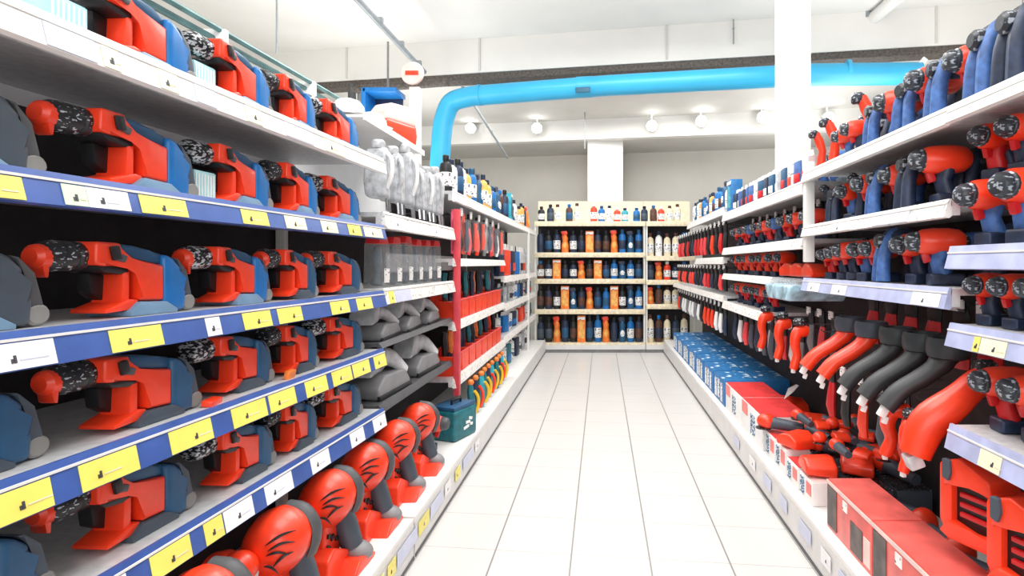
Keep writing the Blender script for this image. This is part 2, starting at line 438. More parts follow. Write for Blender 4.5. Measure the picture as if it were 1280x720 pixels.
# --- near left unit (turned slightly)
DECKL, DECKR = -.85, .938
UA = Unit('shelving_unit', -1, .55, 2.5, 'nearest left shelving unit with five blue-railed shelves of red power saws', lambda y: ax(y), -A_ROT*-1, .46, DECKL, .2, 2.17, 'panel_dark', 'panel_white', 1.76)
def labs(lst): return [(ya(a), ya(b), m) for a, b, m in lst]
SH = [1.823, 1.522, 1.226, .965, .695]; TH = [.066, .06, .066, .072, .074]
UA.shelf(SH[0], TH[0], rail='rail_white', labels=labs([(45, 110, LV), (118, 140, CR), (190, 214, CR), (236, 262, LV), (300, 320, CR), (350, 385, LV), (400, 425, CR)]), rim=.016)
UA.shelf(SH[1], TH[1], rail='rail_blue', labels=labs([(-60, 18, YL), (68, 98, GR), (99, 152, W_), (166, 225, YL), (295, 328, YL), (350, 376, CR), (396, 416, CR), (430, 446, YL), (450, 473, CR)]))
UA.shelf(SH[2], TH[2], rail='rail_blue', labels=labs([(-80, 58, W_), (128, 194, YL), (250, 268, W_), (297, 332, YL), (341, 371, YL), (408, 431, YL), (441, 460, YL)]))
UA.shelf(SH[3], TH[3], rail='rail_blue', labels=labs([(-60, 54, YL), (90, 163, YL), (204, 257, YL), (283, 326, YL), (330, 363, YL), (376, 403, YL), (410, 434, YL), (436, 457, YL), (463, 483, YL)]))
UA.shelf(SH[4], TH[4], rail='rail_blue', labels=labs([(100, 150, W_), (180, 230, YL), (248, 271, YL), (273, 309, W_), (325, 359, W_), (383, 406, W_), (433, 450, W_), (462, 478, W_)]))
for y in (.56, 2.46): UA.upright(y, 2.16, 'shelf_white')
for a, b, m in [(462, 478, YL), (483, 493, YL), (495, 520, LV), (522, 535, YL), (537, 552, LV), (555, 562, W_)]: UA.deck_label(a, b, m, DECKL)
# teal cable rail along the top of the white panel
r0 = empty('cable_rail', (-1.47, 1.6, 2.17), 0, 'green-grey cable rail along the top of the near left white panel', 'rail')
mb = MB()
for dz, dx in ((.0, .0), (.03, .025), (.012, -.03)): mb.tube([(ax(.6, .46)+dx, .6, 2.205+dz), (ax(2.95, .46)+dx, 2.95, 2.205+dz)], .011, 'rod_teal', 8)
part('rail', mb, r0)
for y in (.9, 1.5, 2.1, 2.7):
    mb = MB(); mb.box((ax(y, .46), y, 2.205), (.09, .025, .07), 'white' if y > 2 else 'rod_grey', bevel=.005); part('clip', mb, r0)

# --- left units further on
UB = Unit('shelving_unit', -1, 2.52, 3.71, 'left shelving unit of grey plastic tool parts beyond the blue-railed shelves', LX, 0, .42, DECKL, .2, 2.15, 'panel_dark', 'panel_white', 1.65)
UB.shelf(1.587, .075, rail='rail_print', labels=[(2.6, 2.75, W_), (3.2, 3.35, W_)], rim=.01)
UB.shelf(1.235, .07, rail='rail_print', labels=[(2.56, 2.62, YL), (2.64, 2.85, LV)], rim=.01)
UB.shelf(.985, .02, rail='grey_dark', board='grey_dark', rim=.004, depth=.4, d0=.02)
UB.shelf(.70, .03, rail='grey_dark', board='grey_dark', rim=.004, depth=.4, d0=.02)
mb = MB(); mb.bb(-1.42, -1.10, 2.56, 3.42, 2.03, 2.045, 'shelf_white', .003); mb.bb(-1.105, -1.095, 2.56, 3.42, 2.018, 2.05, 'shelf_white'); part('top_ledge', mb, UB.root)
for a, b, m in [(568, 574, YL), (578, 590, LV), (593, 598, W_)]: UB.deck_label(a, b, m, DECKL)
mb = MB(); mb.bb(-1.0, -.985, 2.56, 3.66, 1.31, 1.40, 'blister_thin', .003); part('clear_ledge', mb, UB.root)
UC = Unit('shelving_unit', -1, 3.712, 5.65, 'middle left shelving unit with red posts and red bins of hand tools', LX, 0, .42, DECKL, .2, 1.85, 'panel_dark')
UC.shelf(1.842, .07, rail='rail_white', rim=.01, labels=[(4.0, 4.2, W_), (4.8, 5.0, W_)])
UC.shelf(1.385, .05, rail='rail_print', rim=.008)
UC.shelf(.955, .055, rail='rail_print', rim=.008)
UC.shelf(.575, .06, rail='rail_print', rim=.008)
mb = MB(); mb.bb(-1.0, -.96, 3.725, 3.77, .46, 1.72, 'post_red', .004); part('post', mb, UC.root)['label'] = 'red upright post'
UC.upright(5.62, 1.84, 'shelf_white')
UD = Unit('shelving_unit', -1, 5.652, 8.36, 'farthest left shelving unit crowded with small white packets by the end wall', LX, 0, .42, DECKL, .2, 1.85, 'panel_dark')
UD.shelf(1.842, .07, rail='rail_white', rim=.01)
for z in (1.22, .93, .6): UD.shelf(z, .06, rail='rail_print', rim=.008)
mb = MB(); mb.bb(-1.0, -.97, 7.4, 7.46, .2, 1.8, 'shelf_white', .004); part('post', mb, UD.root)

# --- right units
R1 = Unit('shelving_unit', 1, .7, 1.74, 'nearest right shelving unit with lavender price rails and red caged tools', RX, 0, .45, DECKR, .205, 2.2, 'panel_dark')
for z, th in ((1.845, .052), (1.402, .066), (1.162, .068), (.845, .072)):
    rl = 'rail_white' if z > 1.8 else 'rail_lav'
    lb = {1.162: [(1.48, 1.58, CR), (1.585, 1.61, YL)], .845: [(1.50, 1.585, CR), (1.525, 1.575, YL)][:1]}.get(z, [])
    R1.shelf(z, th, rail=rl, labels=lb, rim=.02)
R2 = Unit('shelving_unit', 1, 1.742, 3.0, 'right shelving unit of red and blue drills with dark curved nozzles below', RX, 0, .42, DECKR, .205, 1.9, 'panel_dark')
R2.shelf(1.845, .055, rail='rail_white', rim=.012)
R2.shelf(1.552, .054, rail='rail_print', labels=[(1.95, 2.2, LV), (2.4, 2.6, W_)], rim=.012)
R2.shelf(1.272, .064, rail='rail_lav', labels=[(1.77, 1.93, W_), (2.45, 2.6, W_), (2.75, 2.9, W_)], rim=.016)
mb = MB(); mb.bb(1.09, 1.14, 2.955, 2.995, 1.36, 1.9, 'shelf_white', .004); part('post', mb, R2.root)
R3 = Unit('shelving_unit', 1, 3.002, 4.968, 'right shelving unit behind the white post with rows of red guns', RX, 0, .42, DECKR, .205, 1.85, 'panel_dark')
R3.shelf(1.80, .07, rail='rail_white', rim=.01)
R3.shelf(1.488, .055, rail='rail_print', rim=.008)
R3.shelf(1.262, .045, y0=3.55, rail='rail_print', rim=.006)
R3.shelf(1.018, .06, y0=3.75, rail='rail_print', rim=.006, labels=[(4.0, 4.1, W_), (4.3, 4.5, W_)])
R4 = Unit('shelving_unit', 1, 4.97, 8.36, 'farthest right shelving unit full of hanging red strips by the end wall', RX, 0, .42, DECKR, .205, 1.86, 'panel_dark')
R4.shelf(1.86, .07, y1=7.0, rail='rail_white', rim=.01)
R4.shelf(1.41, .06, y1=6.4, rail='rail_print', rim=.008)
R4.shelf(1.06, .05, rail='rail_print', rim=.008)
for u, lst in ((R1, [(1120, 1090, LV)]), (R2, [(1070, 1050, LV), (1040, 1028, W_), (1015, 1000, LV), (985, 976, LV)]), (R3, [(965, 955, LV), (945, 938, W_), (925, 918, LV)])):
    for a, b, m in lst: u.deck_label(a, b, m, DECKR)

# --- end unit facing the camera
KY = 8.4
def end_unit(x0, x1, shelves, label):
    root = empty('end_shelving_unit', ((x0+x1)/2, KY, 0), 0, label, 'shelving unit')
    mb = MB(); mb.bb(x0, x1, KY+.5, KY+.53, .15, 1.98, 'panel_dark'); part('back_panel', mb, root)
    mb = MB(); mb.bb(x0, x1, KY+.5, KY+.53, 1.98, 2.36, 'panel_cream'); part('top_panel', mb, root)
    mb = MB(); mb.bb(x0, x1, KY, KY+.5, .12, .15, 'cream'); mb.bb(x0, x1, KY+.0, KY+.03, .05, .12, 'plinth'); mb.bb(x0, x1, KY+.02, KY+.04, 0, .05, 'grey'); part('base_deck', mb, root)
    for z in shelves:
        mb = MB(); mb.bb(x0, x1, KY+.01, KY+.48, z-.025, z, 'shelf_white'); sh = part('shelf', mb, root)
        mb = MB(); mb.bb(x0, x1, KY-.005, KY+.01, z-.07, z+.004, 'cream', .003); part('price_rail', mb, sh)
    for x in (x0+.012, x1-.012):
        mb = MB(); mb.bb(x-.012, x+.012, KY+.02, KY+.06, .15, 2.0, 'shelf_white'); part('upright', mb, root)
    return root
end_unit(-1.02, .665, [1.995, 1.52, 1.12, .657], 'wide end shelving unit of bottles facing the camera')
end_unit(.675, 1.42, [1.995, 1.47, 1.105, .735], 'narrow end shelving unit at the right of the wide one')

# ------------------------------------------------------------------ product kinds
# power saw, seen from its side: local x = length (nose at 0), -y to aisle, unit length about .33, height .19
k = Kind('power_saw')
mb = MB()
mb.prism([(.068, .185), (.125, .183), (.128, .152), (.15, .146), (.238, .128), (.238, .034), (.172, .038), (.166, .112), (.14, .128), (.085, .126), (.066, .130)], -.052, .052, 'red', .008, 3)
mb.prism([(.134, .112), (.152, .114), (.151, .036), (.130, .030)], -.045, .03, 'red', .005)
mb.prism([(.088, .022), (.150, .044), (.172, .040), (.145, .016), (.088, .012)], -.05, .036, 'red', .005)
k.add('body', mb)
mb = MB(); mb.prism([(.128, .182), (.17, .178), (.205, .168), (.245, .158), (.245, .124), (.148, .148), (.13, .155)], -.042, .042, 'blue_dull', .012, 3); k.add('motor_housing', mb, None, 'dark blue motor housing')
mb = MB(); mb.prism([(.236, .160), (.262, .150), (.288, .122), (.286, .09), (.304, .055), (.300, .004), (.262, .004), (.236, .02)], -.056, .056, 'blue', .014, 3); k.add('rear_housing', mb, None, 'bright blue rear housing')
mb = MB(); mb.prism([(.268, .150), (.284, .146), (.312, .112), (.326, .05), (.326, .004), (.306, .004), (.306, .055), (.292, .09), (.294, .12)], -.048, .048, 'slate', .007); k.add('rear_grip', mb, None, 'dark grey rubber rear grip')
mb = MB(); mb.prism([(.138, .012), (.165, .036), (.238, .032), (.27, .010), (.27, .0), (.14, .0)], -.06, .05, 'slate_blue', .004); k.add('base_plate', mb, None, 'pale blue steel base plate')
mb = MB(); mb.lathe([(.0, -.004), (.026, 0), (.033, .010), (.036, .026), (.031, .03), (.035, .036), (.035, .054), (.030, .058), (.035, .063), (.034, .078)], 'black_print', c=(-.006, 0, .150), axis='X', seg=18)
k.add('nose_cylinder', mb, None, 'black ribbed nose cylinder with white print')
mb = MB(); mb.prism([(.072, .128), (.148, .126), (.152, .108), (.13, .105), (.09, .112)], -.045, .045, 'black', .006)
mb.prism([(.098, .11), (.135, .105), (.132, .04), (.104, .06)], .0, .035, 'black', .005); k.add('trigger_block', mb)
mb = MB(); mb.box((.106, -.055, .158), (.02, .012, .035), 'black', (0, -.2, 0), .005); mb.box((.122, -.053, .146), (.022, .01, .018), 'grey_dark', (0, .3, 0), .004); k.add('switch', mb)
mb = MB(); mb.lathe([(.018, 0), (.023, .004), (.023, .026), (.018, .03)], 'skin_foot', c=(.316, -.05, .0245), axis='Y', seg=16); mb.box((.31, -.03, .022), (.03, .03, .03), 'skin_foot', bevel=.008); k.add('foot_wheel', mb, None, 'grey foot wheel')
mb = MB(); mb.lathe([(.018, -.022), (.027, -.014), (.030, .004), (.024, .010)], 'red', c=(.0, .0, .148), axis='X', seg=16); mb.prism([(-.016, .15), (.004, .15), (.0, .10), (-.008, .104)], -.018, .018, 'red', .004); k.add('nose_ring', mb, None, 'red ring on the nose')

# red domed sander for the deck: local x along shelf, -y to aisle
k = Kind('domed_sander')
mb = MB()
mb.lathe([(0, .098), (.045, .092), (.076, .068), (.094, .03), (.097, -.02), (.092, -.06), (.074, -.088), (0, -.09)], 'red', c=(0, 0, 0), axis='Z', seg=24, mtx=Matrix.Translation((-.02, -.05, .30)) @ Matrix.Rotation(R(38), 4, 'X') @ Matrix.Rotation(R(-14), 4, 'Y'))
dome = k.add('dome', mb)
mb = MB()
for j, (a0, w, tilt) in enumerate([(-.055, .11, .25), (-.045, .09, .1), (-.05, .075, -.1), (-.03, .07, .35), (-.06, .05, -.35)]):
    pts = []
    for t in range(8):
        q = t/7; ang = -2.55+(a0+w*q)*8.5; z = .335-.022*j+tilt*.1*(q-.4)+.012*sin(q*pi)
        e = Vector((cos(ang), sin(ang), 0)); zz_ = z-.30
        rr = .0985*math.sqrt(max(.05, 1-(zz_/.125)**2))
        pts.append((-.02+e.x*rr, e.y*rr-.055, z))
    mb.tube(pts, [.001, .003, .0042, .0045, .004, .0032, .002, .001], 'black', 6)
k.add('logo', mb, dome, 'black hand-drawn brush logo')
mb = MB(); bc = Vector((-.02, -.05, .30))
mb.tube(smooth_curve([bc+Vector(d_).normalized()*r_ for d_, r_ in (((.45, .0, .9), .104), ((.42, -.5, .74), .110), ((.36, -.88, .3), .111), ((.32, -.92, -.15), .109), ((.36, -.72, -.6), .115))], 3), .0105, 'grey_dark', 8, 2.1)
k.add('strap_band', mb, None, 'dark grey band round the dome')
mb = MB(); mb.tube([(.05, -.055, .24), (.062, -.075, .15), (.07, -.10, .07)], [.042, .046, .04], 'slate', 14); boot = k.add('leg', mb, None, 'dark grey leg')
mb = MB(); mb.ball((.074, -.125, .05), (.045, .055, .034), 'grey', 14, 9, (0.3, 0, 0)); k.add('foot', mb, boot, 'pale grey foot')
mb = MB()
mb.prism([(-.13, .0), (.12, .0), (.125, .02), (.08, .05), (-.07, .13), (-.12, .10)], -.10, .12, 'red', .012, 3)
mb.prism([(-.06, .0), (.13, .0), (.135, .012), (.10, .035), (.0, .05)], -.165, -.06, 'red', .008, 3)
mb.prism([(-.08, .09), (.05, .06), (.06, .22), (-.06, .25)], -.06, .07, 'red', .012, 3)
k.add('base', mb)
mb = MB()
for x, z, a in [(-.045, .16, .3), (-.02, .145, -.4), (-.05, .12, .7), (.015, .125, .2)]: mb.box((x, -.064, z), (.024, .008, .016), 'black', (0, a, 0), .003)
k.add('vent_slots', mb, None, 'black vent slots')
mb = MB(); mb.lathe([(.045, 0), (.05, .02), (.042, .06), (.03, .075)], 'red', c=(-.14, .02, .27), axis='Y', seg=16, mtx=None); mb.ball((-.15, -.01, .275), (.05, .055, .05), 'red', 16, 10)
mb.lathe([(.02, 0), (.026, .010), (.018, .024)], 'grey_light', c=(-.15, -.058, .255), axis='Y', seg=14); k.add('side_knob', mb, None, 'red knob with silver cap')

# pistol drill: local x = width, -y = towards aisle (chuck end), height about .2
k = Kind('drill')
mb = MB(); mb.lathe([(.0, -.075), (.036, -.072), (.045, -.055), (.049, -.02), (.048, .03), (.042, .062), (.028, .078), (0, .082)], 'red', c=(0, .02, .158), axis='Y', seg=18); k.add('head', mb)
mb = MB(); mb.lathe([(.014, -.03), (.026, -.026), (.034, -.014), (.034, .0), (.038, .004), (.038, .014)], 'chuck_print', c=(0, -.06, .158), axis='Y', seg=16); k.add('chuck', mb, None, 'silver chuck')
mb = MB(); mb.tube([(0, .03, .14), (0, .015, .09), (0, .03, .04)], [.036, .031, .034], 'blue_jean', 12, .85); k.add('handle', mb, None, 'blue handle')
mb = MB(); mb.box((0, .04, .022), (.07, .11, .044), 'navy', bevel=.01, seg=3); k.add('battery', mb, None, 'dark battery foot')
mb = MB(); mb.box((0, -.022, .10), (.02, .025, .036), 'red_deep', (.3, 0, 0), .005); k.add('trigger', mb)
# upright long grip tool
k = Kind('grip_tool')
mb = MB(); mb.tube([(0, 0, 0), (0, .0, .05), (0, .01, .14), (0, -.01, .20), (0, -.03, .25)], [.03, .034, .028, .034, .026], 'red', 12, .8); k.add('body', mb)
mb = MB(); mb.lathe([(.016, 0), (.026, .01), (.028, .04), (.02, .055)], 'chuck_print', c=(0, -.075, .245), axis='Y', seg=12); k.add('nozzle', mb, None, 'grey nozzle')
mb = MB(); mb.box((0, .005, .015), (.075, .09, .03), 'navy', bevel=.008); k.add('base', mb, None, 'dark base')
# two-legged draped tool: twin blue legs with head between
k = Kind('twin_handle_tool')
mb = MB()
for s in (-1, 1): mb.tube(smooth_curve([(s*.010, .01, .2), (s*.020, -.02, .17), (s*.027, -.045, .10), (s*.030, -.05, .0)], 3), [.024, .027, .028, .028, .027, .026, .026, .026, .027, .028], 'blue_jean', 10, .85)
bmesh.ops.translate(mb.bm, vec=(0, 0, .008), verts=mb.bm.verts)
k.add('handles', mb)
mb = MB(); mb.ball((0, .02, .18), (.055, .07, .045), 'navy', 14, 10); k.add('motor_cap', mb, None, 'dark motor cap')
mb = MB(); mb.lathe([(.02, 0), (.03, .01), (.03, .03), (.02, .04)], 'chuck_print', c=(0, -.075, .17), axis='Y', seg=12); k.add('nozzle', mb, None, 'silver nozzle')
# curved nozzle hanging from a collar (dark or red); origin at bottom, collar on top, arm reaches towards aisle
k = Kind('curved_nozzle')
mb = MB(); arm = smooth_curve([(0, .03, .26), (0, .01, .215), (.0, -.05, .16), (0, -.14, .10), (0, -.20, .03)], 4)
mb.tube(arm, [.06]*3+[.052]*3+[.046]*4+[.044]*3+[.046]*(len(arm)-13), 'nozzle_black', 14, .8); k.add('arm', mb)
mb = MB(); mb.lathe([(.055, 0), (.074, .008), (.079, .03), (.079, .065), (.073, .082), (.058, .082), (.054, .06), (0.0, .055)], 'collar_black', c=(0, .035, .228), axis='Z', seg=20); k.add('collar', mb, None, 'dark open collar')
mb = MB(); mb.box((-.012, -.028, .215), (.026, .012, .045), 'red', (-.5, 0, 0), .005); k.add('tab', mb, None, 'small red tab')
mb = MB(); mb.box((0, -.205, .015), (.03, .03, .05), 'white', (-.5, 0, 0), .004); mb.box((.0, -.20, -.02), (.022, .02, .03), 'white', (-.3, 0, 0), .004); k.add('tag', mb, None, 'white hang tag')
# goose-neck red tool
k = Kind('gooseneck_tool')
mb = MB(); arm = smooth_curve([(.02, .12, .30), (0, .06, .31), (-.0, -.03, .23), (0, -.12, .15), (0, -.16, .05)], 4)
mb.tube(arm, [.03, .034, .038, .04, .042, .044, .046, .048, .052, .055, .058, .06, .06, .058, .056, .052, .05], 'red', 14, .85); k.add('neck', mb)
mb = MB(); mb.tube([(.03, .12, .31), (.04, .13, .2), (.04, .14, .1)], [.022, .02, .022], 'red', 10); k.add('rear_handle', mb)
mb = MB(); mb.lathe([(.03, 0), (.036, .01), (.036, .05), (.028, .06)], 'black_print', c=(0, .03, .335), axis='Y', seg=14); k.add('knob', mb, None, 'black printed knob')
mb = MB(); mb.box((0, -.165, .03), (.05, .05, .05), 'grey_light', (.4, 0, 0), .008); k.add('coupling', mb, None, 'grey coupling')
# red cage tool (front plate with holes and ribs)
k = Kind('caged_tool')
mb = MB()
mb.prism([(-.075, 0), (-.05, .02), (-.05, .13), (-.075, .16), (-.10, .18), (-.10, .03)], -.05, .05, 'red', .008)
mb.prism([(-.08, .12), (-.07, .19), (-.02, .205), (.09, .175), (.105, .13), (.02, .15), (-.04, .14)], -.055, .05, 'red', .008, 3)
mb.prism([(-.1, 0), (-.06, -.01), (.09, .0), (.11, .04), (.03, .03), (-.06, .04)], -.055, .05, 'red', .008)
mb.prism([(.08, .01), (.11, .03), (.11, .15), (.08, .15)], -.05, .05, 'red', .006)
for z in (.055, .08, .105): mb.prism([(-.03, z), (.085, z+.005), (.085, z+.016), (-.03, z+.012)], -.04, .04, 'red_deep', .003)
k.add('frame', mb)
mb = MB(); mb.bb(-.06, .09, -.03, .05, .02, .16, 'black', .01); k.add('core', mb, None, 'black core')
mb = MB(); mb.prism([(-.075, .145), (-.05, .14), (-.04, .165), (-.045, .195), (-.075, .195)], -.064, -.045, 'slate', .006); k.add('lock_pad', mb, None, 'dark lock pad')
# hanging blister pack
k = Kind('blister_pack')
mb = MB(); mb.prism([(-.05, 0), (.05, 0), (.05, .26), (.03, .28), (-.03, .28), (-.05, .26)], .0, .004, 'red', .001, 1); k.add('card', mb)
mb = MB(); mb.tube([(0, -.022, .02), (0, -.026, .09), (0, -.024, .16), (0, -.022, .215)], [.02, .028, .018, .024], 'black', 10, .7); k.add('tool', mb, None, 'dark tool inside')
mb = MB(); mb.prism([(-.04, .01), (.04, .01), (.042, .2), (.02, .235), (-.02, .235), (-.042, .2)], -.05, .0, 'blister_thin', .01, 2, None, 1.0); k.add('bubble', mb, None, 'clear plastic bubble')
# strip-shaped hanging tool (no bubble)
k = Kind('hanging_tool')
mb = MB(); mb.tube([(0, 0, 0), (0, -.008, .06), (0, -.004, .13), (0, 0, .19)], [.018, .026, .022, .016], 'red', 10, .7); k.add('grip', mb)
mb = MB(); mb.tube([(0, 0, .18), (.004, -.005, .23), (0, 0, .28)], [.017, .02, .012], 'black', 8, .7); k.add('head', mb, None, 'dark head')
mb = MB(); mb.box((0, -.018, .27), (.04, .008, .05), 'white_print', bevel=.002); k.add('tag', mb, None, 'white price tag')
# red hanging pistol with curved leg
k = Kind('hose_gun')
mb = MB(); mb.tube(smooth_curve([(0, .03, .22), (0, -.03, .215), (.0, -.05, .15), (0, -.035, .08), (0, -.06, .0)], 3), [.03, .036, .038, .036, .034, .032, .030, .028, .026, .026, .027, .028, .024], 'red', 12, .85); k.add('body', mb)
mb = MB(); mb.lathe([(.02, 0), (.034, .008), (.036, .03), (.026, .045)], 'black_print', c=(0, -.02, .25), axis='Z', seg=14); k.add('cap', mb, None, 'black printed cap')
mb = MB(); mb.box((0, -.06, -.005), (.022, .02, .03), 'white', bevel=.003); k.add('tag', mb, None, 'white tag')
# bottle
k = Kind('bottle')
mb = MB(); mb.lathe([(.0, 0), (.042, 0), (.048, .008), (.048, .20), (.04, .235), (.02, .25), (.018, .265)], 'navy', seg=14); k.add('bottle_body', mb)
mb = MB(); mb.lathe([(.022, .258), (.024, .262), (.024, .30), (.018, .306), (0, .306)], 'black', seg=12); k.add('cap', mb)
mb = MB(); mb.lathe([(.0485, .05), (.0495, .052), (.0495, .16), (.0485, .162)], 'white_print', seg=14); k.add('paper_label', mb)
# trigger spray
k = Kind('spray_bottle')
mb = MB(); mb.lathe([(0, 0), (.045, 0), (.05, .01), (.05, .10), (.036, .16), (.042, .20), (.026, .235), (.016, .25)], 'orange', seg=14); k.add('bottle_body', mb)
mb = MB(); mb.prism([(-.035, .245), (.03, .245), (.035, .275), (.02, .30), (-.045, .295), (-.06, .28)], -.014, .014, 'red', .005); mb.tube([(-.03, 0, .25), (-.04, 0, .22), (-.034, 0, .20)], .007, 'red', 6); k.add('trigger_head', mb, None, 'trigger head')
mb = MB(); mb.ball((0, -.04, .10), (.03, .014, .045), 'amber', 12, 8); k.add('paper_label', mb, None, 'bright label')
# power tool stood on its battery seen from the front (end wall)
k = Kind('boxed_tool')
mb = MB(); mb.bb(-.055, .055, -.05, .05, 0, .30, 'orange', .004); k.add('carton', mb)
mb = MB(); mb.prism([(-.04, .05), (.04, .04), (.045, .13), (.015, .16), (.03, .22), (-.02, .25), (-.042, .19)], -.053, -.049, 'amber', .001, 1); k.add('printed_panel', mb, None, 'printed tool picture')
mb = MB(); mb.bb(-.05, .05, -.0535, -.05, .255, .285, 'white_print'); k.add('printed_band', mb, None, 'white printed band')
# hand tool standing in a bin
k = Kind('hand_tool')
mb = MB(); mb.tube([(0, 0, .13), (0, 0, .19), (0, .005, .25), (0, .0, .29)], [.02, .024, .02, .022], 'orange', 10, .8); k.add('handle', mb)
mb = MB(); mb.tube([(0, 0, 0), (0, 0, .08), (0, 0, .14)], [.024, .03, .022], 'navy', 8, .6); k.add('blade_cover', mb, None, 'dark blade cover')
# red bin
k = Kind('storage_bin')
mb = MB(); t = []
mb.prism([(-.055, 0), (.055, 0), (.062, .13), (-.062, .13)], -.085, -.078, 'red', .002, 1)
mb.prism([(-.055, 0), (.055, 0), (.062, .16), (-.062, .16)], .075, .082, 'red', .002, 1)
mb.bb(-.055, .055, -.08, .08, 0, .006, 'red')
for s in (-1, 1): mb.prism([(s*.055, 0), (s*.049, 0), (s*.056, .13), (s*.062, .13)], -.08, .08, 'red', .001, 1)
k.add('bin_shell', mb)
mb = MB(); mb.tube([(-.066, -.085, .13), (.066, -.085, .13)], .006, 'red_pink', 8); k.add('rim', mb)
# grey moulded nozzle head (floor-brush like)
k = Kind('floor_nozzle')
mb = MB(); mb.prism([(-.17, 0), (.17, 0), (.175, .03), (.12, .075), (-.10, .085), (-.175, .04)], -.11, .11, 'grey', .015, 3, None, .9); k.add('head', mb)
mb = MB(); mb.tube(smooth_curve([(-.02, .02, .07), (.03, -.02, .13), (.09, -.05, .12), (.15, -.09, .06)], 3), [.036, .04, .042, .04, .038, .036, .034, .03, .028, .026], 'grey_light', 12, .7); k.add('swivel_neck', mb, None, 'pale grey swivel neck')
mb = MB(); mb.prism([(-.15, .08), (-.06, .09), (-.02, .17), (-.08, .19), (-.12, .13)], -.06, .06, 'grey_light', .012, 3); k.add('cover', mb, None, 'pale grey cover')
mb = MB(); mb.bb(-.175, .175, -.118, -.10, .0, .018, 'black', .003); k.add('rubber_lip', mb)
# grey jug shaped blister (upper shelf)
k = Kind('clear_jug')
mb = MB(); mb.prism([(-.07, 0), (.07, 0), (.085, .09), (.08, .20), (.04, .27), (-.03, .28), (-.075, .21), (-.08, .08)], -.06, .07, 'grey_clear', .025, 3, None, .92); k.add('vessel', mb)
mb = MB(); mb.tube(smooth_curve([(-.04, -.06, .24), (-.07, -.09, .2), (-.075, -.09, .12), (-.05, -.06, .06)], 3), .013, 'white', 8); k.add('handle', mb, None, 'white loop handle')
mb = MB(); mb.lathe([(.035, 0), (.04, .01), (.04, .035), (.03, .045)], 'grey_light', c=(.0, 0, .27), seg=14); k.add('lid', mb)
mb = MB()
for i in range(4): mb.tube([(-.05+.033*i, -.055, .0), (-.05+.033*i, -.06, -.06)], .008, 'grey_dark' if i % 2 else 'chrome', 6)
k.add('bristles', mb, None, 'dark bristles below')
# tall clear pack with red cap
k = Kind('clear_pack')
mb = MB(); mb.prism([(-.06, 0), (.06, 0), (.065, .03), (.055, .22), (-.055, .22), (-.065, .03)], -.04, .04, 'blister', .012, 2); k.add('pack', mb)
mb = MB(); mb.prism([(-.055, .215), (.055, .215), (.04, .25), (-.04, .25)], -.035, .035, 'red_deep', .006); k.add('cap', mb, None, 'dark red cap')
mb = MB(); mb.tube([(-.01, 0, .015), (.01, 0, .08), (-.008, 0, .14), (.0, 0, .2)], [.03, .02, .026, .016], 'slate', 10); k.add('tool', mb, None, 'dark tool inside')
mb = MB(); mb.box((.012, -.043, .06), (.055, .004, .07), 'white_print', bevel=.001); k.add('printed_label', mb, None, 'white printed label')
# cartons: front faces -y
def carton(name, w, d, h, m, top, panels, flap=None):
    k = Kind(name)
    mb = MB(); mb.bb(-w/2, w/2, -d/2, d/2, 0, h, m, .004); k.add('carton', mb)
    mb = MB(); mb.bb(-w/2+.004, w/2-.004, -d/2+.004, d/2-.004, h, h+.003, top); k.add('lid_print', mb)
    for x0, x1, z0, z1, mm, lb in panels:
        mb = MB(); mb.bb(x0, x1, -d/2-.003, -d/2, z0, z1, mm); k.add('printed_panel', mb, None, lb)
    return k
carton('blue_carton', .42, .26, .205, 'carton_blue', 'carton_blue_print', [(-.17, -.10, .02, .17, 'white_print', 'white panel'), (-.06, .01, .03, .18, 'white_print', 'white panel'), (.06, .12, .02, .17, 'white_print', 'white panel')])
carton('white_carton', .5, .3, .205, 'white', 'carton_red', [(-.02, .08, .03, .16, 'barcode', 'blue barcode print'), (-.24, -.10, .12, .2, 'carton_rose', 'rose corner print')])
carton('red_carton', .40, .19, .205, 'carton_rose', 'carton_rose', [(-.19, -.10, .015, .185, 'photo_print', 'dark tool photograph'), (.03, .13, .015, .13, 'photo_print', 'dark tool photograph'), (-.20, .20, .19, .205, 'carton_pale', 'pale top edge'), (-.04, .0, .14, .18, 'white_print', 'white mark'), (.14, .19, .02, .12, 'carton_pale', 'pale print')])
# tool in case / grinder lying in the pile
k = Kind('angle_grinder')
mb = MB(); mb.tube([(-.14, 0, .045), (-.06, 0, .045), (.02, 0, .048), (.09, 0, .05)], [.03, .036, .04, .042], 'slate', 14); k.add('handle', mb)
mb = MB(); mb.ball((.11, -.005, .055), (.07, .06, .052), 'red', 16, 10); k.add('gear_head', mb, None, 'red gear head')
mb = MB(); mb.lathe([(.02, 0), (.055, .004), (.055, .01), (.02, .016)], 'black_print', c=(.13, 0, .0), seg=18); k.add('guard', mb, None, 'dark guard disc')
mb = MB(); mb.box((-.03, -.035, .06), (.06, .02, .014), 'red', (0, 0, 0), .004); k.add('switch', mb, None, 'red switch')
k = Kind('red_pouch')
mb = MB(); mb.prism([(-.10, .0), (.10, .0), (.11, .04), (.06, .085), (-.03, .10), (-.10, .06)], -.08, .08, 'red', .022, 3, None, .8); k.add('pouch', mb)
mb = MB(); mb.box((-.02, -.072, .055), (.10, .012, .022), 'red_deep', (.3, .15, 0), .004); mb.box((.04, -.07, .07), (.03, .02, .02), 'amber', (.2, .2, 0), .005); k.add('flap', mb, None, 'dark red flap')
k = Kind('tool_case')
mb = MB(); mb.bb(-.13, .13, -.10, .10, 0, .20, 'teal', .02, 3); k.add('case_body', mb)
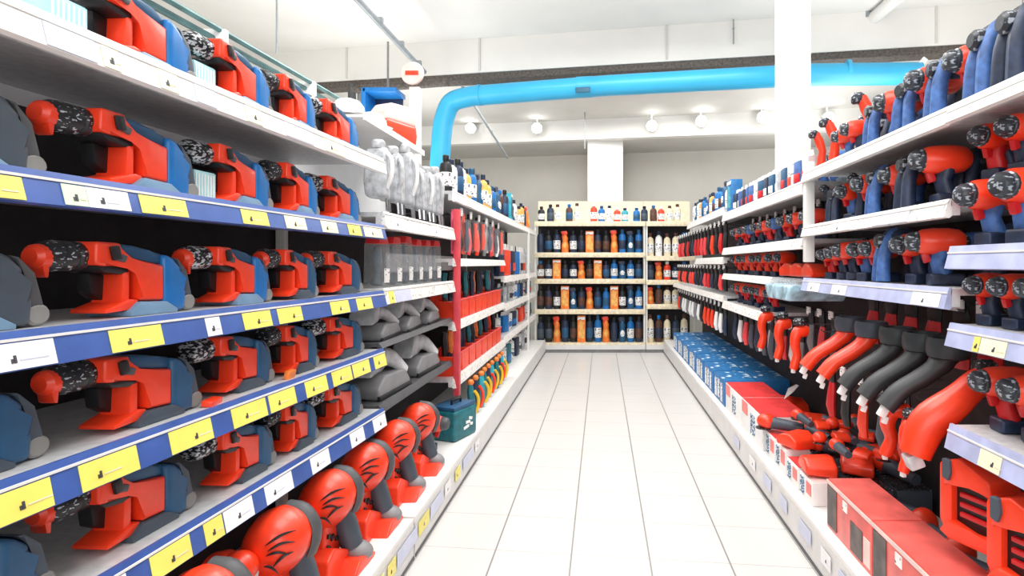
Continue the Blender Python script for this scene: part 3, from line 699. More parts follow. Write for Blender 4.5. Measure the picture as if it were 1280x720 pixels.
mb = MB(); mb.bb(-.125, .125, -.095, .095, .20, .225, 'blue_dull', .01); mb.tube([(-.05, -.02, .225), (-.05, -.02, .25), (.05, -.02, .25), (.05, -.02, .225)], .009, 'black', 8); k.add('lid', mb, None, 'blue lid with handle')
mb = MB()
for x, z, w in [(.02, .10, .05), (.05, .12, .04), (.0, .07, .06), (.06, .08, .03)]: mb.box((x, -.102, z), (w, .004, .02), 'white', (0, random.uniform(-.4, .4), 0), .003)
k.add('emblem', mb, None, 'white splash emblem')
k = Kind('pruning_tool')
mb = MB(); mb.tube([(0, 0, 0), (0, -.01, .1), (.004, 0, .2), (0, 0, .26)], [.028, .034, .03, .02], 'teal', 10, .8); k.add('body', mb)
mb = MB(); mb.tube(smooth_curve([(.0, -.03, .20), (.02, -.05, .15), (.015, -.05, .08), (-.005, -.035, .03)], 3), .012, 'yellow', 8); k.add('grip', mb, None, 'yellow curved grip')
mb = MB(); mb.ball((0, 0, .265), (.026, .026, .024), 'orange', 12, 8); k.add('cap', mb, None, 'orange cap')
k = Kind('small_packet')
mb = MB(); mb.prism([(-.04, 0), (.04, 0), (.042, .15), (-.042, .15)], -.02, .02, 'white_print', .008, 2); k.add('packet', mb)
mb = MB(); mb.box((0, -.021, .05), (.06, .004, .05), 'blue', bevel=.001); k.add('printed_label', mb)
mb = MB(); mb.prism([(-.04, .15), (.04, .15), (.03, .185), (-.03, .185)], -.004, .004, 'white', .001, 1); k.add('header_card', mb)
carton('pale_carton', .16, .12, .13, 'cyan_pale', 'cyan_pale', [(-.075+.022*i, -.068+.022*i, .01, .12, 'white', 'white rib') for i in range(7)])
carton('dark_carton', .20, .16, .12, 'slate', 'black_print', [(-.08, .0, .02, .10, 'white_print', 'white print')])
carton('small_carton', .17, .14, .14, 'white', 'carton_red', [(-.07, -.02, .02, .12, 'barcode', 'blue barcode print'), (.01, .07, .05, .12, 'carton_rose', 'rose print')])
# ------------------------------------------------------------------ near left: power saws on five shelves
SHN = ['top', 'second', 'third', 'fourth', 'fifth']
for i, zt in enumerate(SH):
    n = 0
    for j, (y0, ln) in enumerate([(.765, .345), (1.15, .345), (1.52, .30), (1.825, .25), (2.085, .345)]):
        sw = {}
        if j == 0 and i in (1, 2): sw = {'blue': 'slate', 'blue_dull': 'slate', 'slate': 'grey_dark'}
        elif i >= 3 or (i == 2 and j > 2): sw = {'blue': 'blue_dull', 'slate_blue': 'slate'}
        if (j in (2, 4) and i != 2) or (i == 2 and j == 2): sw = dict(sw, black_print='silver_print')
        if i == 0 and j == 0: continue
        d = .105+random.uniform(-.008, .012)
        body = 'dark-bodied red power saw' if 'slate' in sw.values() and j == 0 else ('red and dull blue power saw' if sw.get('blue') else 'red and bright blue power saw')
        n += 1
        place('power_saw', (ax(y0, d), y0, zt+.0005), LRZ-A_ROT, f'{body}, {ORD[n-1]} from camera on the {SHN[i]} blue-railed left shelf' if i else f'{body}, {ORD[n-1]} from camera on the left white-railed top shelf',
              'power saw', 'power saws on the near left shelves', scale=(ln/.33, 1, .94), swap=sw, skip=('nose_ring',) if j > 1 and i != 2 else ())
for i, y in [(0, 1.165), (0, 1.545), (1, 1.545)]:
    place('pale_carton', (ax(y, .13), y+.012, SH[i]+.0005), LRZ-A_ROT, f'pale cyan ribbed carton under a saw nose, {"near one" if y < 1.3 else "far one"}, left {"top" if i == 0 else "second"} shelf', 'carton', 'pale cyan cartons under the saw noses', scale=(.5, .8, .66))
solo('loose_tag', MB().box((0, 0, .008), (.028, .06, .016), 'red', (0, .1, .2), .003), (ax(1.51, .03), 1.51, SH[3]+.001), label='small orange-red tag lying on the fourth left shelf edge', cat='tag')
solo('loose_tag', MB().box((0, 0, .012), (.02, .05, .03), 'orange', (0, .2, .1), .006), (ax(1.86, .03), 1.86, SH[3]+.002), label='small rounded orange tag on the fourth left shelf edge further along', cat='tag')
# domed sanders on the left base deck
for j, y in enumerate([1.40, 1.75, 2.06, 2.37, 2.71, 3.04]):
    place('domed_sander', (-1.055, y, .2005), LRZ+random.uniform(-.06, .06), f'red domed sander with dark leg on the left base deck, {ORD[j]} from camera', 'sander', 'red domed sanders on the left deck', scale=.97)

# ------------------------------------------------------------------ second left unit
for j, y in enumerate([2.70, 2.88, 3.06, 3.24, 3.42, 3.6]):
    place('clear_jug', (-1.09, y, 1.664), LRZ+random.uniform(-.25, .25), f'pale grey clear plastic jug with bristles, {ORD[j]} along the left upper white shelf', 'plastic jug', 'clear jugs on the left upper shelf', scale=(.78, .8, random.uniform(.85, 1.12)), swap={'white': 'grey_light'} if j % 2 else None)
for j, y in enumerate([2.66, 2.83, 3.0, 3.17, 3.34, 3.52]):
    place('clear_pack', (-1.08, y, 1.2355), LRZ+random.uniform(-.1, .1), f'clear upright pack with dark red cap, {ORD[j]} along the shelf beside the saws', 'clear pack', 'clear packs with red caps', scale=(1, 1, random.uniform(.98, 1.06)))
for j, (y, z, sc) in enumerate([(2.74, .9855, .9), (3.08, .9855, .92), (3.44, .9855, .9), (2.80, .7005, 1.12), (3.35, .7005, 1.12)]):
    place('floor_nozzle', (-1.15, y, z), LRZ+random.uniform(-.15, .15), f'grey moulded floor nozzle, {["first", "second", "third", "nearer", "farther"][j]} on the {"upper" if j < 3 else "lower"} dark tray', 'floor nozzle', 'grey floor nozzles on the dark trays', scale=(sc, 1, sc if j < 3 else 1.28))
# things on the ledge and above
def helmet(loc, rz, label):
    root = empty('helmet', loc, 0, label, 'helmet', 'white helmets on the left ledge')
    mb = MB(); mb.lathe([(.10, 0), (.105, .02), (.098, .06), (.07, .095), (.03, .11), (0, .113)], 'white', seg=18); mb.box((0, -.09, .012), (.15, .07, .014), 'white', (.2, 0, 0), .006)
    o = bpy.data.objects.new('shell', mb.mesh('shell')); COL.objects.link(o); o.parent = root
    mb = MB()
    for x, w in ((-.03, .022), (.005, .03), (.04, .018)): mb.box((x, -.093+abs(x)*.3, .05), (w, .008, .016), 'ink', (0, random.uniform(-.4, .4), 0), .003)
    o = bpy.data.objects.new('printed_mark', mb.mesh('printed_mark')); COL.objects.link(o); o.parent = root
    root.rotation_euler[2] = rz; root.scale = (.72,)*3
helmet((-1.20, 2.62, 2.053), LRZ, 'white helmet with dark marks on the left ledge, nearest the saws')
helmet((-1.19, 2.86, 2.053), LRZ-.2, 'white helmet with dark marks on the left ledge beside the red sack')
root = empty('sack', (-1.22, 3.24, 2.046), 0, 'red sack with pale pink top standing on the left ledge', 'sack')
mb = MB(); mb.prism([(-.12, 0), (.12, 0), (.13, .07), (.125, .13), (-.125, .13), (-.13, .07)], -.07, .07, 'red', .022, 3, Matrix.Translation((-1.22, 3.24, 2.046)) @ Matrix.Rotation(LRZ-.4, 4, 'Z')); part('sack_body', mb, root)
mb = MB(); mb.prism([(-.126, .12), (.126, .12), (.12, .19), (.06, .235), (-.08, .225), (-.125, .17)], -.065, .065, 'carton_pale', .02, 3, Matrix.Translation((-1.22, 3.24, 2.046)) @ Matrix.Rotation(LRZ-.4, 4, 'Z')); part('sack_top', mb, root)['label'] = 'pale pink sack top'
q = shell_pt(476, 133, 5.6)
root = empty('hanging_crate', q, 0, 'open-sided blue crate hung high behind the white helmets', 'crate')
def cr(name, c, d, m='blue', up=None):
    mb = MB(); mb.box(Vector(c)+q, d, m, bevel=.008); return part(name, mb, root if up is None else up)
cr('crate_side', (-.13, 0, 0), (.05, .3, .32)); cr('crate_lid', (.04, 0, .14), (.36, .3, .05)); cr('crate_back', (.04, .13, 0), (.32, .02, .28), 'navy')
mb = MB(); mb.tube([q+Vector((.04, .1, .15)), q+Vector((.04, .1, .75))], .012, 'grey', 6); part('hanger_rod', mb, root)
root = empty('sign_pole', (-1.30, 3.86, 1.85), 0, 'white pole with a round red and white badge at its top, above the left shelves', 'sign')
mb = MB(); mb.bb(-1.335, -1.265, 3.83, 3.89, 1.85, 2.58, 'col_white', .006); part('pole', mb, root)
mb = MB(); mb.lathe([(0, -.012), (.075, -.012), (.08, 0), (.075, .012), (0, .012)], 'carton_pale', c=(-1.30, 3.80, 2.66), axis='Y', seg=22); mb.bb(-1.345, -1.255, 3.783, 3.79, 2.645, 2.675, 'red', .003); part('round_badge', mb, root)['label'] = 'round pale badge with red band'
# dark frame beside the pole, at the end of the beam
root = empty('dark_bracket_frame', shell_pt(440, 128, 6.3), 0, 'dark metal bracket frame under the beam beside the white pole', 'frame')
mb = MB(); a, b = shell_pt(440, 106, 6.3), shell_pt(440, 160, 6.3); mb.tube([a, b], .05, 'grey_dark', 8); part('upright', mb, root)
mb = MB(); a, b = shell_pt(440, 112, 6.3), shell_pt(560, 103, 6.3); mb.tube([a, b], .05, 'slot_brown', 8); part('crossbar', mb, root)
mb = MB(); a, b = shell_pt(449, 112, 6.35), shell_pt(449, 165, 6.35); mb.tube([a, b], .022, 'grey', 8); part('inner_bar', mb, root)
place('tool_case', (-.99, 3.70, .2005), LRZ-.35, 'dark teal tool case with blue lid on the left deck beyond the sanders', 'tool case', scale=.98)
place('drill', (-1.03, 3.38, .2005), LRZ, 'dark and red drill standing between the last red sander and teal case', 'drill', scale=1.1, swap={'blue_jean': 'slate', 'chuck_print': 'grey_dark'})

# ------------------------------------------------------------------ middle left unit
BT = [('bottle', {}), ('bottle', {'navy': 'amber', 'black': 'navy'}), ('bottle', {'navy': 'blue', 'black': 'blue_dull'}), ('spray_bottle', {}), ('bottle', {'navy': 'white', 'black': 'navy'}), ('bottle', {'navy': 'black'}), ('spray_bottle', {'orange': 'blue_dull', 'amber': 'white_print', 'red': 'navy'}), ('boxed_tool', {'orange': 'teal_bright', 'amber': 'navy'}), ('bottle', {'navy': 'brown', 'black': 'blue'})]
DESC = ['navy bottle', 'amber bottle with navy cap', 'blue bottle', 'orange spray bottle', 'white bottle with navy cap', 'black bottle', 'dull blue spray bottle', 'teal boxed tool', 'brown bottle with blue cap']
def bottle(i, loc, rz, where, group, sc=1.0):
    k, sw = BT[i]
    if i in (0, 5, 2, 8) and rnd.random() < .7: sw = dict(sw, white_print=rnd.choice(['slate', 'blue_dull', 'navy', 'brown']))
    return place(k, loc, rz, f'{DESC[i]} {where}', 'bottle' if k != 'boxed_tool' else 'boxed tool', group, scale=sc, swap=sw)
rnd = random.Random(3)
y = 3.82; n = 0
while y < 8.2:
    i = rnd.choice([0, 0, 2, 5, 6, 0, 1, 4, 3, 8])
    if n == 15: i = 7
    bottle(i, (-1.08+rnd.uniform(-.02, .02), y, 1.8425), LRZ, f'on top of the left red-post units, {ORD[n]} from camera', 'bottles along the left top shelf', (.9, .9, rnd.uniform(.82, 1.05)))
    n += 1; y += .125+.008*n*.6
CH = ['red', 'red_pink', 'black', 'pink', 'navy', 'grey', 'red_deep', 'white']
CHN = {'red': 'red', 'red_pink': 'rosy red', 'black': 'black', 'pink': 'pink', 'navy': 'navy', 'grey': 'grey', 'red_deep': 'dark red', 'white': 'white'}
for j in range(13):
    y = 3.84+j*.142; c = ['pink', 'black', 'red', 'red_pink', 'black', 'red', 'black', 'grey', 'white', 'red_pink', 'red', 'white', 'black'][j]
    if j % 2 == 0: place('blister_pack', (-1.03, y, 1.42+rnd.uniform(0, .03)), LRZ, f'{CHN[c]} card blister pack hung on the middle left unit, {ORD[j]} from camera', 'blister pack', 'hanging tools on the middle left unit', scale=(1, 1, 1.1), swap={'red': c, 'black': 'red' if c == 'black' else 'slate'})
    else: place('hanging_tool', (-1.03, y, 1.42), LRZ, f'{CHN[c]} hanging tool on the middle left unit, {ORD[j]} from camera', 'hand tool', 'hanging tools on the middle left unit', scale=(1.3, 1.2, 1.12), swap={'red': c})
    UC.peg(y, 1.70, .33)
for zi, z in enumerate((.9555, .5755)):
    for j in range(8):
        y = 3.9+j*.225
        c = ['teal', 'navy', 'red', 'black', 'orange', 'navy', 'teal', 'red'][(j+zi*3) % 8]
        nm = ['upper', 'lower'][zi]
        place('storage_bin', (-1.10, y, z), LRZ, f'red storage bin, {ORD[j]} from camera in the {nm} left bin row', 'storage bin', 'red storage bins on the middle left unit', scale=(1.7, 1, 1.05))
        for q_, dy in enumerate((-.05, .05)):
            cc = c if q_ == 0 else ['black', 'orange', 'teal', 'navy'][(j+zi) % 4]
            place('hand_tool', (-1.10+rnd.uniform(-.02, .02), y+dy, z+.008), LRZ, f'{"dark" if cc in ("black", "navy") else cc} handled tool, {"near" if q_ == 0 else "far"} one in the {ORD[j]} {nm} left red bin', 'hand tool', 'hand tools in the red bins', scale=(1.15, 1.15, 1.12 if zi == 0 else 1.0), swap={'orange': cc, 'navy': 'navy' if q_ else 'black'})
for j in range(9):
    y = 4.12+j*.165; c = j % 3
    place('pruning_tool', (-.98+rnd.uniform(-.01, .01), y, .208), LRZ+rnd.uniform(-.2, .2), f'{["dark teal pruning tool with yellow grip", "navy pruning tool with orange cap", "bright teal pruning tool with yellow grip"][c]}, {ORD[j]} along the left deck', 'pruning tool', 'pruning tools on the left deck', scale=(1.05, 1.05, .98), swap={'teal': ['teal', 'navy', 'teal_bright'][c], 'yellow': ['yellow', 'red', 'yellow'][c]})
# farthest left unit: packets
for zi, (z, s) in enumerate([(1.2205, 1.9), (.9305, 1.15), (.6005, 1.2), (.2005, 1.5)]):
    for j in range(9):
        y = 5.82+j*.285; c = rnd.choice(['white', 'white', 'grey_light', 'blue', 'navy', 'red', 'teal'])
        if zi == 2 and j in (5, 6): c = 'red'
        place('small_packet', (-1.085+rnd.uniform(-.015, .015), y, z+.0005), LRZ+rnd.uniform(-.3, .3), f'{c.replace("grey_light", "pale grey")} packet, {ORD[j]} from camera in the farthest left unit\'s {["upper", "third", "lower", "deck"][zi]} row', 'packet', 'packets on the farthest left unit', scale=(1.7, 1.7, s), swap={'white_print': 'white_print' if c == 'white' else c, 'blue': rnd.choice(['blue', 'red', 'navy', 'black'])})

# ------------------------------------------------------------------ right side
def rtool(kind, px, z, where, j, d=1.19, sc=1.0, sw=None, look='', rz=None, tilt=(0, 0)):
    y = yr(px, d)
    return place(kind, (d, y, z+.0005), RRZ+(random.uniform(-.3, .3) if rz is None else rz), f'{look}, {ORD[j]} from far end {where}', {'drill': 'drill', 'grip_tool': 'power tool', 'twin_handle_tool': 'power tool'}.get(kind, 'power tool'), 'power tools ' + where, scale=sc, swap=sw, tilt=tilt)
D1 = ('drill', {}, 'red drill with blue handle'); D2 = ('drill', {'blue_jean': 'navy'}, 'red drill with dark handle'); D3 = ('drill', {'red': 'blue_jean', 'blue_jean': 'navy'}, 'blue drill with dark handle')
D4 = ('drill', {'blue_jean': 'red_deep'}, 'all-red drill'); G1 = ('grip_tool', {}, 'upright red grip tool'); G2 = ('grip_tool', {'red': 'navy'}, 'upright navy grip tool')
T1 = ('twin_handle_tool', {}, 'blue twin-handled tool'); T2 = ('twin_handle_tool', {'blue_jean': 'navy', 'navy': 'black'}, 'dark twin-handled tool')
def row(px_list, z, where, d=1.19, sc=1.0):
    for j, (px, K, *ex) in enumerate(px_list): rtool(K[0], px, z, where, j, d, ex[0] if ex else sc, K[1], K[2])
row([(1026, G1, .85), (1042, G1, .95), (1058, D1, .8), (1071, D2, .85), (1086, G1), (1102, T1, .9), (1121, D1, 1.0), (1142, T1, .95), (1164, D1, 1.05), (1189, T1), (1217, D4, 1.0), (1247, T1, 1.05), (1286, T2, 1.05)], 1.845, 'on the top right shelf', 1.19)
row([(1038, G2, .78), (1050, T2, .85), (1062, D1, .9), (1075, G2, .8), (1088, D2, .95), (1106, T1, .95), (1126, D1, .95), (1148, T2), (1172, D2, 1.05)], 1.552, 'on the second right shelf', 1.19)
row([(1037, D4, .8), (1050, D2, .85), (1062, D2, .9), (1079, D1, .9), (1097, D4, .9), (1118, T1, 1.0), (1141, D2, .95), (1166, D1, 1.0)], 1.272, 'on the third right shelf', 1.19)
for zi, (z, nm) in enumerate(((1.845, 'top'), (1.552, 'second'), (1.272, 'third'))):
    for j in range(7):
        K = [T1, G2, T2, D3, T1, T2, G2][(j+zi) % 7]
        place(K[0], (1.37, 1.86+j*.155, z+.0005), RRZ+.2*((j % 3)-1), f'{K[2]}, {ORD[j]} from camera behind others on the {nm} right shelf', 'power tool', f'back row tools on the {nm} right shelf', scale=(.95, .85 if K is not G2 else .8, .78)[zi] if K is G2 else .95, swap=K[1])
row([(1232, D1, 1.0), (1276, D1, 1.05)], 1.402, 'on nearest right upper lavender shelf', 1.17)
row([(1232, D2, .78), (1265, D2, .78), (1305, D1, .78)], 1.162, 'on nearest right middle lavender shelf', 1.17)
row([(1250, D4, .95), (1290, D2, .95)], .845, 'on nearest right lower lavender shelf', 1.2)
for j, (px, K) in enumerate([(1240, D4), (1275, D2)]):
    y = yr(px, 1.24); place('drill', (1.24, y, 1.615), RRZ+.25, f'{K[2]} hanging under the top right shelf, {["left", "right"][j]} of the two', 'drill', 'drills hung under the top right shelf', scale=.88, swap=K[1]); R1.peg(min(y, 1.7), 1.77, .18)
for j, (px, z) in enumerate([(1220, .50), (1292, .47), (1225, .222), (1310, .222)]):
    y = yr(px, 1.16); place('caged_tool', (1.16 if j < 2 else 1.36, min(y, 1.70), z), RRZ+.25, f'red caged tool with dark lock pad, {["upper left", "upper right", "lower left", "lower right"][j]} below the nearest right shelves', 'caged tool', 'red caged tools', scale=(.92, 1.1, 1.22) if j < 2 else (.9, 1, 1))
    if j < 2: R1.peg(min(y, 1.7), z+.2, .26)
# curved nozzles
for j, (y, m) in enumerate([(1.99, 0), (2.15, 0), (2.33, 0), (2.56, 1), (2.78, 1)]):
    place('curved_nozzle', (1.215, y, .80), RRZ-.15, f'{"dark grey" if m == 0 else "red"} curved nozzle with open collar under the right shelves, {ORD[j]} from camera', 'curved nozzle', 'curved nozzles hung on the right', scale=.92, swap={'nozzle_black': 'red', 'collar_black': 'slate'} if m else None); R2.peg(y, 1.04, .17)
place('gooseneck_tool', (1.205, 1.83, .665), RRZ-.1, 'large bright red gooseneck tool below the right dark nozzles', 'gooseneck tool'); R2.peg(1.83, .93, .12)
place('hose_gun', (1.12, 2.07, .63), RRZ-.3, 'bright red bent gun hanging just left of the large gooseneck tool', 'hose gun', scale=(1.1, .9, .78)); R2.peg(2.05, .75, .28)
place('hose_gun', (1.10, 1.945, .62), RRZ+.2, 'bright red bent gun hanging below the large gooseneck tool', 'hose gun', scale=.75); R2.peg(1.93, .7, .28)
for j, (px, z) in enumerate([(960, .81), (982, .80), (1003, .79)]):
    y = yr(px, 1.07); place('hose_gun', (1.07, y, z), RRZ+.2, f'slim red hose gun hanging by the white post, {ORD[j]} from the left', 'hose gun', 'slim red hose guns', scale=(.85, .9, .92)); R3.peg(min(y, 4.9), z+.2, .34)
n = 0
for rowi, (d, z) in enumerate([(1.10, .58), (1.31, .93)]):
    for j in range(6):
        y = 1.95+j*.17
        if rowi == 0 and j == 0: continue
        c = ['black', 'red_deep', 'slate', 'red', 'black', 'red_deep'][(j+rowi) % 6] if rowi == 0 else 'red_deep'
        place('hanging_tool', (d+.07, y, z if rowi == 0 else z+.02), RRZ, f'{CHN.get(c, "slate")} hanging tool, {ORD[j]} from camera {["below", "behind"][rowi]} the right curved nozzles', 'hand tool', 'small hanging tools behind the right nozzles', scale=(1.3, 1.2, .95) if rowi == 0 else (2.4, 1.3, .9), swap={'red': c}); R2.peg(y, z+.25, .30-.21*rowi)
# right unit behind the white post
for j in range(15):
    y = 3.1+j*.125
    c = rnd.choice(['white', 'navy', 'blue_dull', 'grey_light', 'navy', 'blue_jean'])
    if j < 14: place('small_packet', (1.17, y, 1.8005), RRZ+rnd.uniform(-.2, .2), f'{c.replace("grey_light", "pale grey").replace("blue_dull", "dull blue").replace("blue_jean", "mid blue")} packet on the white-post unit\'s top shelf, {ORD[j]} from camera', 'packet', 'packets on the white-post top shelf', scale=(1.1, 1.6, 1.0), swap={'white_print': 'white_print' if c == 'white' else c, 'blue': rnd.choice(['white_print', 'red', 'red_deep'])})
    if j < 11: place('drill', (1.36, y*1.08-.2, 1.8005), RRZ, f'small drill behind the white-post top packets, {ORD[j]} from camera', 'drill', 'small drills behind the packets', scale=.95, swap={'red': rnd.choice(['navy', 'blue_jean', 'white']), 'navy': 'slate'})
place('boxed_tool', (1.17, 4.86, 1.8005), RRZ, 'bright blue carton at the far end of the white-post top shelf', 'carton', scale=(1.5, 1.0, .95), swap={'orange': 'carton_blue', 'amber': 'teal_bright'})
for j in range(9):
    y = 3.12+j*.21; K = [D4, D2, D4, D3, D4, D2, D3, D4, D2][j]
    place('drill', (1.19, y, 1.4885), RRZ+rnd.uniform(-.3, .3), f'{K[2]} on the white-post unit\'s second shelf, {ORD[j]} from camera', 'drill', 'drills on the white-post second shelf', scale=.85, swap=K[1])
    place('hanging_tool', (1.36, y+.09, 1.50), RRZ, f'dark tool hung behind the white-post second shelf drills, {ORD[j]} from camera', 'hand tool', 'dark tools behind the drills', scale=(1.2, 1.1, .85), swap={'red': ['black', 'slate', 'grey'][j % 3]}); R3.peg(y+.09, 1.70, .10)
for j in range(7):
    y = 3.62+j*.2; K = [D4, D4, D2, D4, D4, D2, D4][j]
    place('drill', (1.19, y, 1.2625), RRZ+rnd.uniform(-.4, .4), f'{K[2]} on the white-post unit\'s third shelf, {ORD[j]} from camera', 'drill', 'drills on the white-post third shelf', scale=.82, swap=dict(K[1], blue_jean='red'))
for j in range(6):
    y = 3.84+j*.19
    place('drill', (1.19, y, 1.0185), RRZ+rnd.uniform(-.4, .4), f'red drill with grey chuck on the white-post fourth shelf, {ORD[j]} from camera', 'drill', 'drills on the white-post fourth shelf', scale=.82, swap={'blue_jean': ['red_deep', 'navy'][j % 2]})
root = empty('bagged_tray', (1.2, 3.28, 1.14), 0, 'pale blue plastic tray wrapped in clear bag beside the white post', 'tray')
mb = MB(); mb.prism([(-.19, 0), (.19, 0), (.25, .06), (.24, .09), (-.24, .09), (-.25, .06)], -.16, .16, 'plastic_bag', .025, 3, Matrix.Translation((1.2, 3.28, 1.14)) @ Matrix.Rotation(RRZ, 4, 'Z')); part('tray_body', mb, root)
mb = MB()
for s in range(5): mb.tube([(1.05, 3.08+.1*s, 1.232), (1.10, 3.06+.1*s, 1.25), (1.2, 3.1+.1*s, 1.24)], .02, 'blister', 8)
part('bag_folds', mb, root)
for j in range(3):
    place('red_pouch', (1.22, 3.12+j*.18, 1.274), RRZ+.2*j, f'red pouch on the bagged tray by the white post, {ORD[j]} from camera', 'pouch', 'red pouches on the bagged tray', scale=(.78, .85, .85))
for r_, (d, z) in enumerate([(1.12, .88), (1.28, .90)]):
    for j in range(11):
        y = 3.1+j*.17+r_*.05
        c = rnd.choice(['black', 'slate', 'grey', 'red_pink', 'white', 'navy', 'teal'])
        if r_ == 0 and y > 3.75: y2 = y; z2 = .70
        else: y2, z2 = y, z-.10*r_-(.14 if r_ and y > 3.6 else 0)
        if r_ == 0 and y < 3.6: z2 = .92
        if r_ == 0 and j < 4: continue
        place('hanging_tool', (d+.05, y2, z2), RRZ, f'{CHN.get(c, c)} hanging tool, {ORD[j]} from camera in the white-post unit\'s {["upper", "lower"][r_]} peg row', 'hand tool', 'hanging tools of the white-post unit', scale=(1.35, 1.3, 1.0 if r_ == 0 else .95), swap={'red': c}); R3.peg(y2, z2+.25, .30-.15*r_)
# farthest right unit
n = 0
for j in range(13):
    y = 5.05+j*.15
    bottle(rnd.choice([0, 2, 4, 6, 4, 1]), (1.17, y, 1.8605), RRZ, f'on the farthest right unit\'s top, {ORD[j]} from camera', 'bottles on the farthest right top', (.85, .85, rnd.uniform(.6, .95)))
for r_, (z0, s, mx) in enumerate([(1.45, 1.05, 16), (1.10, .82, 16), (.70, 1.0, 16)]):
    for j in range(mx):
        y = 5.06+j*.2
        c = rnd.choice(['red', 'red_deep', 'black', 'red_pink', 'navy', 'black'] if r_ < 2 else ['black', 'white', 'grey', 'navy', 'slate', 'red'])
        place('hanging_tool', (1.14, y, z0), RRZ, f'{CHN.get(c, c)} hanging strip tool, {ORD[j]} from camera in the farthest right unit\'s {["upper", "middle", "lower"][r_]} row', 'hand tool', 'hanging tools of the farthest right unit', scale=(1.6, 1.3, s), swap={'red': c}); R4.peg(y, z0+.25*s, .30)
# cartons and pile on the right deck
n = 0
for j in range(7):
    for r_ in range(2):
        y = 4.63+j*.455
        place('blue_carton', (1.115+r_*.272, y+r_*.03, .2055), RRZ, f'blue carton with white panels, {ORD[j]} from camera, {["front", "back"][r_]} row on the right deck', 'carton', 'blue cartons on the right deck')
for j, y in enumerate((3.63, 4.14)):
    place('white_carton', (1.135, y, .2055), RRZ, f'white carton with red top and blue barcode, {["nearer", "farther"][j]} one beside the blue cartons', 'carton', 'white and red cartons')
solo('loose_card', MB().prism([(-.17, 0), (.17, 0), (.13, .07), (.02, .11), (-.10, .08)], -.002, .002, 'white', 0, 1, Matrix.Rotation(RRZ-.4, 4, 'Z') @ Matrix.Rotation(-.9, 4, 'X')), (1.33, 3.98, .418), label='curled white card standing up behind the white and red cartons', cat='card')
place('red_pouch', (1.39, 4.02, .2055), RRZ, 'flat red bag behind the farther white carton', 'pouch', scale=(1.6, 1.1, 1.9), swap=None)
place('red_pouch', (1.39, 3.58, .2055), RRZ+.1, 'flat red bag behind the nearer white carton', 'pouch', scale=(1.6, 1.1, 1.85))
for j, y in enumerate((3.26, 3.07, 2.88, 2.69)):
    place('small_carton', (1.06, y, .2055), RRZ, f'small white carton with red lid at the pile\'s front edge, {ORD[3-j]} from camera', 'carton', 'small white cartons under the pile', swap={'carton_red': 'carton_pale'} if j % 2 else None, scale=(1, .95, .8 if j > 1 else 1))
for r_ in range(2):
    for j in range(4):
        place('dark_carton', (1.24+r_*.175, 3.24-j*.215, .2055), RRZ, f'dark carton under the tool pile, {ORD[3-j]} from camera in the {["front", "back"][r_]} row', 'carton', 'dark cartons under the pile')
PILE = PILE0 = [('angle_grinder', 1.07, 3.27, .36, 2.6), ('red_pouch', 1.06, 3.02, .352, 2.0), ('red_pouch', 1.06, 2.72, .325, 1.5), ('angle_grinder', 1.24, 3.2, .332, 1.9), ('angle_grinder', 1.25, 2.95, .332, 2.5), ('red_pouch', 1.25, 2.71, .332, 1.2),
        ('angle_grinder', 1.39, 3.27, .332, 1.5), ('angle_grinder', 1.39, 3.05, .332, 1.9), ('red_pouch', 1.42, 2.86, .332, 1.7), ('angle_grinder', 1.40, 2.62, .332, 1.8)]
rp = random.Random(11)
for j in range(9):
    place('angle_grinder', (1.13+.145*(j % 3)+rp.uniform(-.01, .01), 2.60+.25*(j//3)+rp.uniform(-.02, .02), .432+rp.uniform(-.005, .02)), pi/2+pi*(j % 2)+rp.uniform(-.45, .45), f'small dark grinder with red head on the pile\'s upper layer, {ORD[j//3]} from camera, {["front", "middle", "back"][j % 3]} line', 'grinder', 'small grinders on top of the right deck pile', scale=.58, tilt=(rp.uniform(-.15, .15), rp.uniform(-.15, .15)))
for j in range(6):
    place('red_pouch', (1.2+.14*(j % 2)+rp.uniform(-.02, .02), 2.58+.22*(j//2)+rp.uniform(-.04, .04), .47+rp.uniform(-.02, .01)), rp.uniform(0, 6.2), f'tiny red pouch scattered on the pile top, {ORD[j//2]} from camera, {["front", "back"][j % 2]} line', 'pouch', 'tiny red pouches on the pile', scale=(.5, .45, .38))
for j, (k_, x, y, z, rz) in enumerate(PILE):
    place(k_, (x, y, z), rz, f'{"dark grinder with red head" if k_ == "angle_grinder" else "crumpled red pouch"} on the right deck pile, {ORD[sum(1 for q in PILE[:j] if q[0] == k_)]} from its front left', 'grinder' if k_ == 'angle_grinder' else 'pouch', 'loose tools on the right deck pile', scale=.85 if k_ == 'angle_grinder' else .9)
for j, y in enumerate((2.22, 1.815, 1.41)):
    place('red_carton', (1.082, y, .2055), RRZ, f'glossy rose-red carton with tool photograph on the right deck, {ORD[2-j]} from camera', 'carton', 'rose-red cartons')
for j, (x, y) in enumerate([(1.33, 2.38), (1.34, 2.15), (1.33, 1.93)]):
    place('angle_grinder', (x, y, .2055), RRZ+random.uniform(-.2, .3), f'dark grinder with red head behind the rose-red cartons, {ORD[2-j]} from camera', 'grinder', 'grinders behind the rose-red cartons', scale=(.72, 1.0, 1.2))

